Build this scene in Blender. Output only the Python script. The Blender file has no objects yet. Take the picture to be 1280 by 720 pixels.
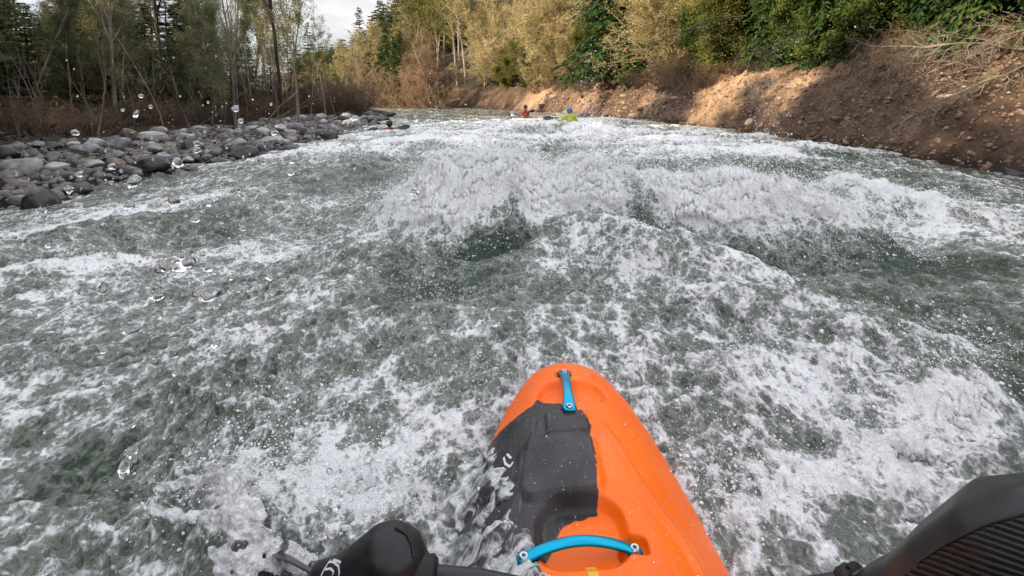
import bpy, bmesh, math, random
import numpy as np
from mathutils import Vector, Matrix, noise as mn
from mathutils.bvhtree import BVHTree

R = math.radians
sc = bpy.context.scene
COL = sc.collection

# ------------------------------------------------------------------ camera
H = 1.25                       # camera (helmet) height above mean water
PITCH = R(6.0)
FPX = 640.0                    # focal length in photo pixels (1280 wide)
SH = -0.2669
camd = bpy.data.cameras.new('camera'); cam = bpy.data.objects.new('camera', camd); COL.objects.link(cam)
camd.sensor_width = 36; camd.lens = 18.0; camd.shift_y = SH / 2
camd.clip_start = 0.02; camd.clip_end = 2000
cam.location = (0, 0, H); cam.rotation_euler = (R(90) - PITCH, 0, 0)
sc.camera = cam

# ------------------------------------------------------------------ sky and sun
SUN_EL, SUN_AZ = R(24), R(52)          # azimuth: behind and to the left
SUN_VEC = Vector((-math.sin(SUN_AZ) * math.cos(SUN_EL), -math.cos(SUN_AZ) * math.cos(SUN_EL), math.sin(SUN_EL)))
w = bpy.data.worlds.new('World'); sc.world = w; w.use_nodes = True
nt = w.node_tree; nt.nodes.clear()
def N(nt, t, **kw):
    n = nt.nodes.new(t)
    for k, v in kw.items(): setattr(n, k, v)
    return n
L = lambda nt, a, b: nt.links.new(a, b)
sky = N(nt, 'ShaderNodeTexSky', sky_type='NISHITA', sun_disc=False)
sky.sun_elevation = SUN_EL; sky.sun_rotation = math.atan2(SUN_VEC.x, SUN_VEC.y) % (2 * math.pi)
sky.air_density = 1.0; sky.dust_density = 1.5
bg = N(nt, 'ShaderNodeBackground'); bg.inputs[1].default_value = 0.15
out = N(nt, 'ShaderNodeOutputWorld')
tc = N(nt, 'ShaderNodeTexCoord')
mp = N(nt, 'ShaderNodeMapping'); mp.inputs['Scale'].default_value = (1.0, 1.0, 3.2); mp.inputs['Location'].default_value = (0.3, 0.1, 0)
n1 = N(nt, 'ShaderNodeTexNoise'); n1.inputs['Scale'].default_value = 3.0; n1.inputs['Detail'].default_value = 8; n1.inputs['Roughness'].default_value = .58
cr = N(nt, 'ShaderNodeValToRGB'); cr.color_ramp.elements[0].position = .30; cr.color_ramp.elements[1].position = .56
n2 = N(nt, 'ShaderNodeTexNoise'); n2.inputs['Scale'].default_value = 5.0; n2.inputs['Detail'].default_value = 6
cc = N(nt, 'ShaderNodeValToRGB')
cc.color_ramp.elements[0].position = .32; cc.color_ramp.elements[0].color = (3.7, 3.7, 3.95, 1)
cc.color_ramp.elements[1].position = .66; cc.color_ramp.elements[1].color = (6.6, 6.35, 6.35, 1)
mx = N(nt, 'ShaderNodeMix', data_type='RGBA')
L(nt, tc.outputs['Generated'], mp.inputs[0]); L(nt, mp.outputs[0], n1.inputs[0]); L(nt, mp.outputs[0], n2.inputs[0])
L(nt, n1.outputs[0], cr.inputs[0]); L(nt, n2.outputs[0], cc.inputs[0])
L(nt, cr.outputs[0], mx.inputs[0]); L(nt, sky.outputs[0], mx.inputs[6]); L(nt, cc.outputs[0], mx.inputs[7])
sx = N(nt, 'ShaderNodeSeparateXYZ'); L(nt, tc.outputs['Generated'], sx.inputs[0])
el = N(nt, 'ShaderNodeMapRange'); L(nt, sx.outputs[2], el.inputs[0]); el.inputs[1].default_value = .12; el.inputs[2].default_value = .65; el.inputs[3].default_value = .70; el.inputs[4].default_value = 1.35
vs_ = N(nt, 'ShaderNodeVectorMath', operation='SCALE'); L(nt, mx.outputs[2], vs_.inputs[0]); L(nt, el.outputs[0], vs_.inputs['Scale'])      # an overcast sky is brighter overhead
L(nt, vs_.outputs[0], bg.inputs[0]); L(nt, bg.outputs[0], out.inputs[0])

sund = bpy.data.lights.new('sun', 'SUN'); sund.energy = 4.6; sund.angle = R(.6); sund.color = (1.0, .80, .56)
sun = bpy.data.objects.new('sun', sund); COL.objects.link(sun)
sun.rotation_euler = SUN_VEC.to_track_quat('Z', 'Y').to_euler(); sun.location = SUN_VEC * 60

sc.view_settings.view_transform = 'Standard'; sc.view_settings.look = 'None'
sc.view_settings.exposure = 0.85; sc.view_settings.gamma = 1
sc.render.engine = 'CYCLES'
sc.cycles.use_denoising = True; sc.cycles.max_bounces = 6; sc.cycles.diffuse_bounces = 2; sc.cycles.glossy_bounces = 3; sc.cycles.use_adaptive_sampling = True; sc.cycles.adaptive_threshold = .02; sc.cycles.transparent_max_bounces = 8
sc.cycles.transmission_bounces = 6; sc.cycles.caustics_reflective = False; sc.cycles.caustics_refractive = False

# ------------------------------------------------------------------ helpers
cp, sp_ = math.cos(PITCH), math.sin(PITCH)
def ray(px, py):
    """unit-depth direction of a photograph pixel"""
    u = (px - 640) / FPX; v = (360 - py) / FPX + SH
    return np.array([u, cp + v * sp_, -sp_ + v * cp])
def onz(px, py, z=0.0):
    d = ray(px, py); t = (z - H) / d[2]
    return np.array([0, 0, H]) + d * t
def att(px, py, t):
    return np.array([0, 0, H]) + ray(px, py) * t
def atD(px, py, D):
    d = ray(px, py); return np.array([0, 0, H]) + d * (D / d[1])

def _h(ix, iy, seed):
    with np.errstate(over='ignore'):
        h = (ix.astype(np.int64).astype(np.uint32) * np.uint32(374761393) + iy.astype(np.int64).astype(np.uint32) * np.uint32(668265263) + np.uint32(seed * 974711 + 13))
        h = (h ^ (h >> np.uint32(13))) * np.uint32(1274126177)
        h = h ^ (h >> np.uint32(16))
    return h
GA = np.array([[math.cos(a), math.sin(a)] for a in np.linspace(0, 2 * math.pi, 33)[:32]], dtype=np.float32)
def perlin(x, y, seed=0):
    x = np.asarray(x, dtype=np.float32); y = np.asarray(y, dtype=np.float32)
    x0 = np.floor(x); y0 = np.floor(y); fx = x - x0; fy = y - y0
    u = fx * fx * fx * (fx * (fx * 6 - 15) + 10); v = fy * fy * fy * (fy * (fy * 6 - 15) + 10)
    def g(dx, dy):
        gg = GA[(_h(x0 + dx, y0 + dy, seed) & np.uint32(31)).astype(np.int64)]
        return gg[..., 0] * (fx - dx) + gg[..., 1] * (fy - dy)
    a = g(0, 0); b = g(1, 0); c = g(0, 1); d = g(1, 1)
    return (a + u * (b - a)) * (1 - v) + (c + u * (d - c)) * v
def fbm(x, y, o=4, seed=0, gain=.5):
    s = 0; a = 1
    for i in range(o):
        s = s + a * perlin(x * 2 ** i + i * 17.3, y * 2 ** i - i * 9.1, seed + i); a *= gain
    return s
def ridged(x, y, o=4, seed=0, gain=.5):
    s = 0; a = 1; n = 0
    for i in range(o):
        s = s + a * (1 - 2.2 * np.abs(perlin(x * 2 ** i + i * 7.3, y * 2 ** i - i * 3.1, seed + i))); n += a; a *= gain
    return s / n
def sstep(a, b, x):
    t = np.clip((x - a) / (b - a), 0, 1); return t * t * (3 - 2 * t)

def mesh_np(name, V, Fq, nside, mat=None, smooth=True):
    V = np.asarray(V, dtype=np.float32); Fq = np.asarray(Fq, dtype=np.int32)
    me = bpy.data.meshes.new(name)
    me.vertices.add(len(V)); me.vertices.foreach_set('co', V.ravel())
    nf = len(Fq); me.loops.add(nf * nside); me.loops.foreach_set('vertex_index', Fq.ravel())
    me.polygons.add(nf); me.polygons.foreach_set('loop_start', np.arange(nf, dtype=np.int32) * nside)
    me.update(calc_edges=True); me.validate()
    if smooth: me.polygons.foreach_set('use_smooth', np.ones(nf, dtype=bool))
    if mat: me.materials.append(mat)
    return me
def attr(me, name, vals):
    a = me.attributes.new(name, 'FLOAT', 'POINT'); a.data.foreach_set('value', np.asarray(vals, dtype=np.float32).ravel())
def link(name, me, parent=None, loc=None):
    o = bpy.data.objects.new(name, me); COL.objects.link(o)
    if parent: o.parent = parent
    if loc is not None: o.location = loc
    return o
def tag(o, label=None, cat=None, group=None, kind=None):
    if label: o['label'] = label
    if cat: o['category'] = cat
    if group: o['group'] = group
    if kind: o['kind'] = kind
    return o
def empty(name, loc=(0, 0, 0)):
    o = bpy.data.objects.new(name, None); o.empty_display_size = .2; COL.objects.link(o); o.location = loc; return o
def copy_tree(o, parent=None):
    c = o.copy(); COL.objects.link(c); c.parent = parent
    for ch in list(o.children): copy_tree(ch, c)
    return c
def from_bm(bm, name, mat=None, smooth=True):
    me = bpy.data.meshes.new(name); bm.to_mesh(me); bm.free()
    if smooth: me.polygons.foreach_set('use_smooth', np.ones(len(me.polygons), dtype=bool))
    if mat: me.materials.append(mat)
    return me

class Tubes:
    def __init__(s): s.a = []
    def seg(s, p, q, r0, r1): s.a.append((p[0], p[1], p[2], q[0], q[1], q[2], r0, r1))
    def line(s, pts, r0, r1):
        n = len(pts) - 1
        for i in range(n): s.seg(pts[i], pts[i + 1], r0 + (r1 - r0) * i / n, r0 + (r1 - r0) * (i + 1) / n)
    def arrays(s, n=4):
        A = np.array(s.a, dtype=np.float64); P = A[:, :3]; Q = A[:, 3:6]; r0 = A[:, 6:7]; r1 = A[:, 7:8]
        d = Q - P; d /= np.maximum(np.linalg.norm(d, axis=1, keepdims=True), 1e-9)
        ref = np.where(np.abs(d[:, 2:3]) > .9, [[1., 0, 0]], [[0, 0, 1.]])
        e1 = np.cross(d, ref); e1 /= np.linalg.norm(e1, axis=1, keepdims=True); e2 = np.cross(d, e1)
        m = len(A); V = np.zeros((m, 2 * n, 3))
        for k in range(n):
            a = 2 * math.pi * k / n; o = e1 * math.cos(a) + e2 * math.sin(a)
            V[:, k] = P - d * r0 * .3 + o * r0; V[:, n + k] = Q + d * r1 * .3 + o * r1
        b = (np.arange(m) * 2 * n)[:, None]; F = []
        for k in range(n):
            k2 = (k + 1) % n; F.append(np.concatenate([b + k, b + k2, b + n + k2, b + n + k], axis=1))
        return V.reshape(-1, 3), np.concatenate(F)
    def mesh(s, name, mat, n=4):
        V, F = s.arrays(n); return mesh_np(name, V, F, 4, mat)
def quads(C, D, U, l, wd):
    """leaf quads: centre, long dir, width dir, length, width"""
    V = np.stack([C - U * wd * .5 + D * l * .0, C + D * l * .5 - U * wd * .45, C + D * l, C + D * l * .5 + U * wd * .45], axis=1)
    V[:, 0] = C
    n = len(C); F = np.arange(n * 4).reshape(n, 4); return V.reshape(-1, 3), F
def rdir(rng, n):
    v = rng.normal(size=(n, 3)); return v / np.linalg.norm(v, axis=1, keepdims=True)
def perp(D, rng):
    r = rdir(rng, len(D)); u = np.cross(D, r); return u / np.maximum(np.linalg.norm(u, axis=1, keepdims=True), 1e-6)

# ------------------------------------------------------------------ materials
def mat(name, base=(.5, .5, .5), rough=.6, spec=.5, metal=0, trans=0, coat=0):
    m = bpy.data.materials.new(name); m.use_nodes = True
    b = m.node_tree.nodes['Principled BSDF']
    b.inputs['Base Color'].default_value = (*base, 1); b.inputs['Roughness'].default_value = rough
    b.inputs['Specular IOR Level'].default_value = spec; b.inputs['Metallic'].default_value = metal
    b.inputs['Transmission Weight'].default_value = trans; b.inputs['Coat Weight'].default_value = coat
    return m, m.node_tree, b
def noise_col(m, nt, b, stops, scale=4, detail=6, rnd=0.0, bump=0, bscale=None, coord='Object', rough=.6, stretch=None, hue=0.0):
    tc = N(nt, 'ShaderNodeTexCoord'); src = tc.outputs[coord]
    if stretch:
        mp = N(nt, 'ShaderNodeMapping'); mp.inputs['Scale'].default_value = stretch; L(nt, src, mp.inputs[0]); src = mp.outputs[0]
    n = N(nt, 'ShaderNodeTexNoise'); n.inputs['Scale'].default_value = scale; n.inputs['Detail'].default_value = detail; n.inputs['Roughness'].default_value = rough
    L(nt, src, n.inputs[0]); fac = n.outputs[0]
    if rnd:
        oi = N(nt, 'ShaderNodeObjectInfo'); ma = N(nt, 'ShaderNodeMath', operation='MULTIPLY_ADD'); ma.inputs[1].default_value = rnd; ma.inputs[2].default_value = -rnd / 2
        ad = N(nt, 'ShaderNodeMath', operation='ADD'); L(nt, oi.outputs['Random'], ma.inputs[0]); L(nt, fac, ad.inputs[0]); L(nt, ma.outputs[0], ad.inputs[1]); fac = ad.outputs[0]
    r = N(nt, 'ShaderNodeValToRGB'); e = r.color_ramp.elements
    while len(e) < len(stops): e.new(.5)
    for i, (p, c) in enumerate(stops): e[i].position = p; e[i].color = (*c, 1)
    L(nt, fac, r.inputs[0]); L(nt, r.outputs[0], b.inputs['Base Color'])
    if bump:
        nb = N(nt, 'ShaderNodeTexNoise'); nb.inputs['Scale'].default_value = bscale or scale * 4; nb.inputs['Detail'].default_value = 8
        L(nt, src, nb.inputs[0]); bp = N(nt, 'ShaderNodeBump'); bp.inputs['Strength'].default_value = bump; bp.inputs['Distance'].default_value = .02
        L(nt, nb.outputs[0], bp.inputs['Height']); L(nt, bp.outputs[0], b.inputs['Normal'])
    return r
def nmat(name, stops, rough=.7, spec=.3, **kw):
    m, nt, b = mat(name, rough=rough, spec=spec); noise_col(m, nt, b, stops, **kw); return m

M = {}
M['bark_dark'] = nmat('dark bark', [(.3, (.016, .012, .009)), (.5, (.036, .027, .019)), (.7, (.05, .048, .018))], scale=2.2, rnd=.2, bump=.6, stretch=(1, 1, .3))
M['bark_pale'] = nmat('pale alder bark', [(.3, (.085, .072, .055)), (.55, (.22, .19, .15)), (.75, (.34, .31, .26))], scale=3, rnd=.25, bump=.3, stretch=(1, 1, .4))
M['bark_gold'] = nmat('mossy branch bark', [(.3, (.13, .10, .055)), (.5, (.36, .30, .18)), (.72, (.50, .45, .30))], scale=1.5, rnd=.25, bump=.4)
M['twig_red'] = nmat('reddish twigs', [(.3, (.11, .07, .045)), (.5, (.26, .17, .11)), (.72, (.38, .28, .18))], scale=1.2, rnd=.25)
M['twig_brown'] = nmat('brown brush twigs', [(.3, (.032, .021, .015)), (.5, (.080, .052, .037)), (.72, (.19, .135, .10))], scale=1.0, coord='Object', rnd=.2)
M['needle_dark'] = nmat('dark conifer needles', [(.3, (.045, .062, .028)), (.5, (.098, .122, .050)), (.72, (.17, .175, .068))], scale=.8, rnd=.35, rough=.6)
M['needle_cedar'] = nmat('cedar sprays', [(.3, (.018, .05, .012)), (.5, (.045, .10, .022)), (.72, (.10, .15, .03))], scale=.9, rnd=.25)
M['leaf_yellow'] = nmat('yellow green leaves', [(.3, (.07, .085, .015)), (.5, (.16, .17, .035)), (.72, (.30, .28, .07))], scale=.7, rnd=.4)
M['moss_gold'] = nmat('golden moss and catkins', [(.3, (.17, .14, .05)), (.5, (.40, .33, .14)), (.72, (.56, .46, .24))], scale=.5, rnd=.4)
M['leaf_green'] = nmat('broad green leaves', [(.3, (.022, .05, .012)), (.5, (.055, .10, .022)), (.72, (.13, .16, .035))], scale=1.0, rnd=.3, rough=.45)
M['leaf_grey'] = nmat('grey green lichen and buds', [(.3, (.08, .095, .045)), (.5, (.16, .18, .085)), (.72, (.26, .26, .13))], scale=.7, rnd=.4)
for k in ('leaf_grey', 'leaf_yellow', 'leaf_green', 'needle_cedar', 'moss_gold', 'needle_dark'):
    m = M[k]; nt_ = m.node_tree; b = nt_.nodes['Principled BSDF']; o = nt_.nodes['Material Output']
    tr = N(nt_, 'ShaderNodeBsdfTranslucent'); ms = N(nt_, 'ShaderNodeMixShader'); ms.inputs[0].default_value = .32
    rr = [n for n in nt_.nodes if n.type == 'VALTORGB'][0]; L(nt_, rr.outputs[0], tr.inputs[0])
    L(nt_, b.outputs[0], ms.inputs[1]); L(nt_, tr.outputs[0], ms.inputs[2]); L(nt_, ms.outputs[0], o.inputs[0])
M['rock'] = nmat('dry river stone', [(.25, (.08, .08, .085)), (.45, (.21, .21, .215)), (.6, (.36, .355, .35)), (.8, (.48, .47, .45))], scale=1.6, rnd=.5, bump=.35, bscale=14, rough=.62)
M['rock_brown'] = nmat('brown river stone', [(.3, (.10, .075, .06)), (.5, (.20, .155, .125)), (.75, (.34, .28, .23))], scale=1.8, rnd=.35, bump=.35, bscale=14)
M['rock_wet'] = nmat('wet dark stone', [(.3, (.013, .012, .012)), (.55, (.035, .031, .030)), (.8, (.09, .08, .075))], rough=.28, spec=.5, scale=2.2, rnd=.3, bump=.35, bscale=12)
M['gravel'] = nmat('gravel', [(.3, (.07, .065, .06)), (.5, (.15, .14, .13)), (.75, (.30, .28, .25))], scale=9, bump=.3)
M['bank_stone'] = nmat('stones in the cut bank', [(.3, (.10, .06, .04)), (.5, (.19, .125, .09)), (.75, (.42, .34, .26))], scale=3.5, bump=.3)

# ground
m, g, b = mat('ground soil', rough=.9, spec=.15)
tcg = N(g, 'ShaderNodeTexCoord'); at = N(g, 'ShaderNodeAttribute', attribute_name='zone')
na = N(g, 'ShaderNodeTexNoise'); na.inputs['Scale'].default_value = 1.1; na.inputs['Detail'].default_value = 10; na.inputs['Roughness'].default_value = .65
nb_ = N(g, 'ShaderNodeTexNoise'); nb_.inputs['Scale'].default_value = 9; nb_.inputs['Detail'].default_value = 10; nb_.inputs['Roughness'].default_value = .7
vo = N(g, 'ShaderNodeTexVoronoi'); vo.inputs['Scale'].default_value = 11
for n_ in (na, nb_, vo): L(g, tcg.outputs['Object'], n_.inputs[0])
r1 = N(g, 'ShaderNodeValToRGB'); e = r1.color_ramp.elements; e.new(.5); e.new(.6)
for i, (p_, c_) in enumerate([(.28, (.032, .023, .017)), (.44, (.074, .050, .036)), (.56, (.135, .090, .062)), (.74, (.30, .21, .14))]): e[i].position = p_; e[i].color = (*c_, 1)
r2 = N(g, 'ShaderNodeValToRGB'); e = r2.color_ramp.elements; e.new(.55)
for i, (p_, c_) in enumerate([(.3, (.020, .018, .011)), (.5, (.052, .043, .026)), (.75, (.10, .08, .048))]): e[i].position = p_; e[i].color = (*c_, 1)
mxn = N(g, 'ShaderNodeMath', operation='MULTIPLY_ADD'); mxn.inputs[1].default_value = .55
mm = N(g, 'ShaderNodeMath', operation='MULTIPLY'); mm.inputs[1].default_value = .45; L(g, nb_.outputs[0], mm.inputs[0]); L(g, na.outputs[0], mxn.inputs[0]); L(g, mm.outputs[0], mxn.inputs[2])
L(g, mxn.outputs[0], r1.inputs[0]); L(g, mxn.outputs[0], r2.inputs[0])
mz = N(g, 'ShaderNodeMix', data_type='RGBA'); L(g, at.outputs['Fac'], mz.inputs[0]); L(g, r2.outputs[0], mz.inputs[6]); L(g, r1.outputs[0], mz.inputs[7])
wet = N(g, 'ShaderNodeAttribute', attribute_name='wet'); mw = N(g, 'ShaderNodeMix', data_type='RGBA', blend_type='MULTIPLY')
tn = N(g, 'ShaderNodeAttribute', attribute_name='sun_patch'); mt_ = N(g, 'ShaderNodeMix', data_type='RGBA'); L(g, tn.outputs['Fac'], mt_.inputs[0]); L(g, mz.outputs[2], mt_.inputs[6])
r3 = N(g, 'ShaderNodeValToRGB'); e = r3.color_ramp.elements; e[0].position = .3; e[0].color = (.20, .13, .08, 1); e[1].position = .65; e[1].color = (.46, .32, .20, 1); L(g, mxn.outputs[0], r3.inputs[0]); L(g, r3.outputs[0], mt_.inputs[7])  # lighter tan soil colour, painted in for sunlight on the cut bank
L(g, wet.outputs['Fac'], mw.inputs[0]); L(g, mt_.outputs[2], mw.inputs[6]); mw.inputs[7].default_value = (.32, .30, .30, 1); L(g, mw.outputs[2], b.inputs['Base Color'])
bp = N(g, 'ShaderNodeBump'); bp.inputs['Strength'].default_value = .9; bp.inputs['Distance'].default_value = .06
ad = N(g, 'ShaderNodeMath', operation='ADD'); L(g, nb_.outputs[0], ad.inputs[0]); vm = N(g, 'ShaderNodeMath', operation='MULTIPLY'); vm.inputs[1].default_value = -.6
L(g, vo.outputs[0], vm.inputs[0]); L(g, vm.outputs[0], ad.inputs[1]); L(g, ad.outputs[0], bp.inputs['Height']); L(g, bp.outputs[0], b.inputs['Normal'])
M['ground'] = m

# ------------------------------------------------------------------ terrain
YL = np.array([-80, 5, 8, 13, 16, 22, 28, 44, 60, 80, 110, 200.]); XLv = np.array([-5.4, -5.4, -5.5, -5.25, -5.4, -6.1, -7.1, -10.4, -19, -38, -70, -170.])
YR = np.array([-80, 7, 12, 19, 27, 33, 40, 50, 61, 75, 95, 200.]); XRv = np.array([8, 7.75, 8.3, 8.0, 6.9, 5.7, 3.7, -.6, -7.3, -20, -42, -160.])
def ground_z(x, y, detail=True):
    x = np.asarray(x, dtype=float); y = np.asarray(y, dtype=float)
    sL = np.interp(y, YL, XLv) - x + .25 * perlin(x * .0 + 3, y * .6, 5); sR = x - np.interp(y, YR, XRv) + .35 * perlin(x * 0 + 9, y * .45, 8)
    far = sstep(45, 60, y)
    zl = np.interp(sL, [-3, -.5, 0, .5, 3, 6, 15, 40, 150], [-.8, -.2, -.03, .09, .36, .42, .75, 2.2, 5])
    zr = np.interp(sR, [-3, -.4, 0, .25, .7, 1.7, 2.5, 3.4, 8, 30, 60, 150], [-.8, -.25, .0, .10, .62, 1.60, 2.15, 2.35, 3.5, 12, 20, 32])
    zr = zr * (1 - .68 * sstep(75, 125, y))
    z = np.where(sL > sR, zl, zr)
    if detail:
        rb = sstep(0, .6, sR) * (1 - sstep(3, 4.5, sR))
        z = z + rb * (.55 * ridged(x * .45, y * .9, 5, 21, .62) - .2 + .24 * fbm(x * 2.2, y * 2.2, 5, 31, .65))
        z = z + sstep(2.5, 5, sL) * .12 * fbm(x * .5, y * .5, 4, 41) + sstep(3, 6, sR) * .3 * fbm(x * .3, y * .3, 4, 51)
        z = z + sstep(.1, .5, sL) * .03 * fbm(x * 2, y * 2, 3, 61)
    return z
def axis(parts):
    a = []
    for s, e_, d in parts: a.append(np.arange(s, e_, d))
    return np.concatenate(a)
gx = axis([(-160, -30, 6), (-30, -12, .8), (-12, -5, .22), (-5, 3, .6), (3, 13, .085), (13, 20, .5), (20, 60, 2.5), (60, 171, 8)])
gy = axis([(-70, -10, 5), (-10, 4, .8), (4, 30, .10), (30, 50, .2), (50, 80, 1.2), (80, 210, 6)])
GX, GY = np.meshgrid(gx, gy); GZ = ground_z(GX, GY)
nx, ny = len(gx), len(gy)
V = np.stack([GX, GY, GZ], -1).reshape(-1, 3)
idx = np.arange(nx * ny).reshape(ny, nx); F = np.stack([idx[:-1, :-1], idx[:-1, 1:], idx[1:, 1:], idx[1:, :-1]], -1).reshape(-1, 4)
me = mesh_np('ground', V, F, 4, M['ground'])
sRg = GX - np.interp(GY, YR, XRv)
attr(me, 'zone', (sRg > -1) * (1 - sstep(2.6, 4.2, sRg + .5 * fbm(GX, GY, 3, 3)))); sun_spots = sum(np.exp(-(((GX - cx_) / rx_) ** 2 + ((GY - cy_) / ry_) ** 2)) for cx_, cy_, rx_, ry_ in [(9.2, 21.5, 1.6, 2.2), (10, 17.5, .8, 1.2), (8.2, 28, 1.2, 1.6), (6.2, 38, 2.2, 3.0), (2.5, 46, 2.5, 3), (10.6, 10.5, .6, .7)])
attr(me, 'sun_patch', np.clip(sun_spots * 1.5 + .8 * fbm(GX * 1.1, GY * 1.1, 4, 71) - .25, 0, 1) * (sRg > -1) * (1 - sstep(2.6, 3.6, sRg)))  # sunlit patches of the right bank, put into the soil colour
attr(me, 'wet', 1 - sstep(.06, .32, GZ + .08 * fbm(GX * 2, GY * 2, 3, 77)))
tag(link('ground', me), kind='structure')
# a far wooded hill beyond the bend
hx = np.linspace(-150, 120, 60); hy = np.linspace(95, 330, 50); HX, HY = np.meshgrid(hx, hy)
HZ = 1 + sstep(95, 190, HY) * (22 + 10 * np.exp(-((HX + 10) / 60) ** 2)) * (.42 + .58 * sstep(-60, -25, HX)) * (1 + .15 * fbm(HX * .03, HY * .03, 3, 5)) - 1.5
idx = np.arange(60 * 50).reshape(50, 60); F = np.stack([idx[:-1, :-1], idx[:-1, 1:], idx[1:, 1:], idx[1:, :-1]], -1).reshape(-1, 4)
HF = F
me = mesh_np('hills', np.stack([HX, HY, HZ], -1).reshape(-1, 3), HF, 4, nmat('far forest floor', [(.3, (.02, .03, .014)), (.7, (.06, .06, .03))], scale=.1))
tag(link('hills', me), kind='structure')

# ------------------------------------------------------------------ vegetation prototypes
PROTO = {}
def nrm(v): return v / max(np.linalg.norm(v), 1e-9)
def grow(T, rng, p, d, ln, r, lv, spec, tips):
    n = spec['n'][lv]; pts = [p]; seg = ln / n
    for i in range(n):
        d = nrm(d + rng.normal(size=3) * spec['wob'][lv] + np.array([0, 0, spec['up'][lv]]))
        q = p + d * seg; ra = r * (1 - i / n * spec['tap']); rb_ = r * (1 - (i + 1) / n * spec['tap'])
        T[min(lv, 1) if lv < 2 else 1].seg(p, q, ra, rb_) if lv else T[0].seg(p, q, ra, rb_)
        p = q; pts.append(p)
        if lv + 1 < len(spec['n']) and (i + 1) / n > spec['start'][lv]:
            k = spec['kids'][lv]; k = int(k) + (rng.random() < k - int(k))
            for _ in range(k):
                pd = perp(d[None], rng)[0]; a = spec['ang'][lv] * (.7 + .6 * rng.random())
                cd = nrm(d * math.cos(a) + pd * math.sin(a))
                fr = 1 - .55 * (i + 1) / n
                grow(T, rng, p, cd, ln * spec['rat'][lv] * fr * (.6 + .7 * rng.random()), max(rb_ * .55, spec.get('rmin', .0035)), lv + 1, spec, tips)
    if lv >= len(spec['n']) - 2: tips.extend(pts[1:])
def leaf_mesh(rng, pts, per, spread, size, down=.0, flat=0.6):
    C = np.repeat(np.array(pts), per, axis=0); n = len(C)
    C = C + rng.normal(size=(n, 3)) * spread; D = rdir(rng, n); D[:, 2] = D[:, 2] * flat - down; D /= np.linalg.norm(D, axis=1, keepdims=True)
    U = perp(D, rng); l = size * (.6 + .8 * rng.random((n, 1))); return quads(C, D, U, l, l * .55)
def bare_tree(kind, seed, height, r, spec, tmat, cmat, leaf=None, lmat=None):
    rng = np.random.default_rng(seed); T = [Tubes(), Tubes()]; tips = []
    grow(T, rng, np.array([0, 0, -.2]), nrm(np.array(spec.get('lean', (0, 0, 1.)), dtype=float)), height, r, 0, spec, tips)
    if spec.get('multi'):
        for _ in range(spec['multi']):
            a = rng.random() * 6.28; grow(T, rng, np.array([math.cos(a) * .15, math.sin(a) * .15, -.2]), nrm(np.array([math.cos(a) * .4, math.sin(a) * .4, 1])), height * (.6 + .35 * rng.random()), r * .8, 0, spec, tips)
    root = empty(kind)
    link('trunk', T[0].mesh('trunk', tmat, 6), root)
    V, F = T[1].arrays(3); me = mesh_np('crown', V, F, 4, cmat)
    if leaf:
        LV, LF = leaf_mesh(rng, tips[::leaf[3]] if len(leaf) > 3 else tips, *leaf[:3]); Vn = np.concatenate([V, LV]); Fn = np.concatenate([F, LF + len(V)])
        me = mesh_np('crown', Vn, Fn, 4, cmat); me.materials.append(lmat)
        mi = np.zeros(len(Fn), dtype=np.int32); mi[len(F):] = 1
        if len(me.polygons) == len(Fn): me.polygons.foreach_set('material_index', mi)
    link('crown', me, root)
    return root
def conifer(kind, seed, height, rad, nwh, br, sprays, size, mt, droop=.25, bare=.05, tr=.12, gap=.12):
    rng = np.random.default_rng(seed); T = Tubes(); pts = [np.array([0, 0, -.3])]
    for i in range(1, 13): pts.append(np.array([rng.normal() * .015, rng.normal() * .015, height * i / 12]))
    T.line(pts, tr, .012); B = Tubes(); C = []; Dd = []
    for w_ in range(nwh):
        f = bare + (1 - bare) * (w_ + rng.random() * .6) / nwh; z = f * height
        Lb = rad * (1 - f) ** .75 * (.65 + .5 * rng.random()) + .06
        for k in range(br):
            if rng.random() < gap: continue
            a = rng.random() * 6.28; Lk = Lb * (.55 + .6 * rng.random()); n = 5
            h = np.array([math.cos(a), math.sin(a), 0.25 - droop * .3]); p = np.array([0, 0, z]); 
            for i in range(n):
                h2 = nrm(h + np.array([0, 0, -droop * (i / n) * 1.3 + (.25 if i == n - 1 else 0)])); q = p + h2 * Lk / n
                B.seg(p, q, .016 * (1 - i / n) + .004, .016 * (1 - (i + 1) / n) + .003)
                m_ = max(2, int(sprays * (.4 + .6 * Lk / rad)))
                for j in range(m_):
                    c = p + (q - p) * rng.random(); sd = np.array([-h2[1], h2[0], 0]) * rng.choice([-1, 1])
                    d = nrm(h2 * (.5 + .5 * rng.random()) + sd * (.2 + .9 * rng.random()) + np.array([0, 0, -droop * rng.random() + .15 * rng.normal()]))
                    C.append(c + rng.normal(size=3) * .03); Dd.append(d)
                p = q
    C = np.array(C); Dd = np.array(Dd); n = len(C)
    U = np.cross(Dd, np.array([0, 0, 1.]) + rng.normal(size=(n, 3)) * .5); U /= np.linalg.norm(U, axis=1, keepdims=True)
    l = size * (.5 + .9 * rng.random((n, 1))) * (1 - .45 * C[:, 2:3] / height)
    LV, LF = quads(C, Dd, U, l, l * .38); BV, BF = B.arrays(3)
    me = mesh_np('crown', np.concatenate([BV, LV]), np.concatenate([BF, LF + len(BV)]), 4, M['bark_dark']); me.materials.append(mt)
    mi = np.zeros(len(BF) + len(LF), dtype=np.int32); mi[len(BF):] = 1
    if len(me.polygons) == len(mi): me.polygons.foreach_set('material_index', mi)
    root = empty(kind); link('trunk', T.mesh('trunk', M['bark_dark'], 8), root); link('crown', me, root)
    return root
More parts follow.
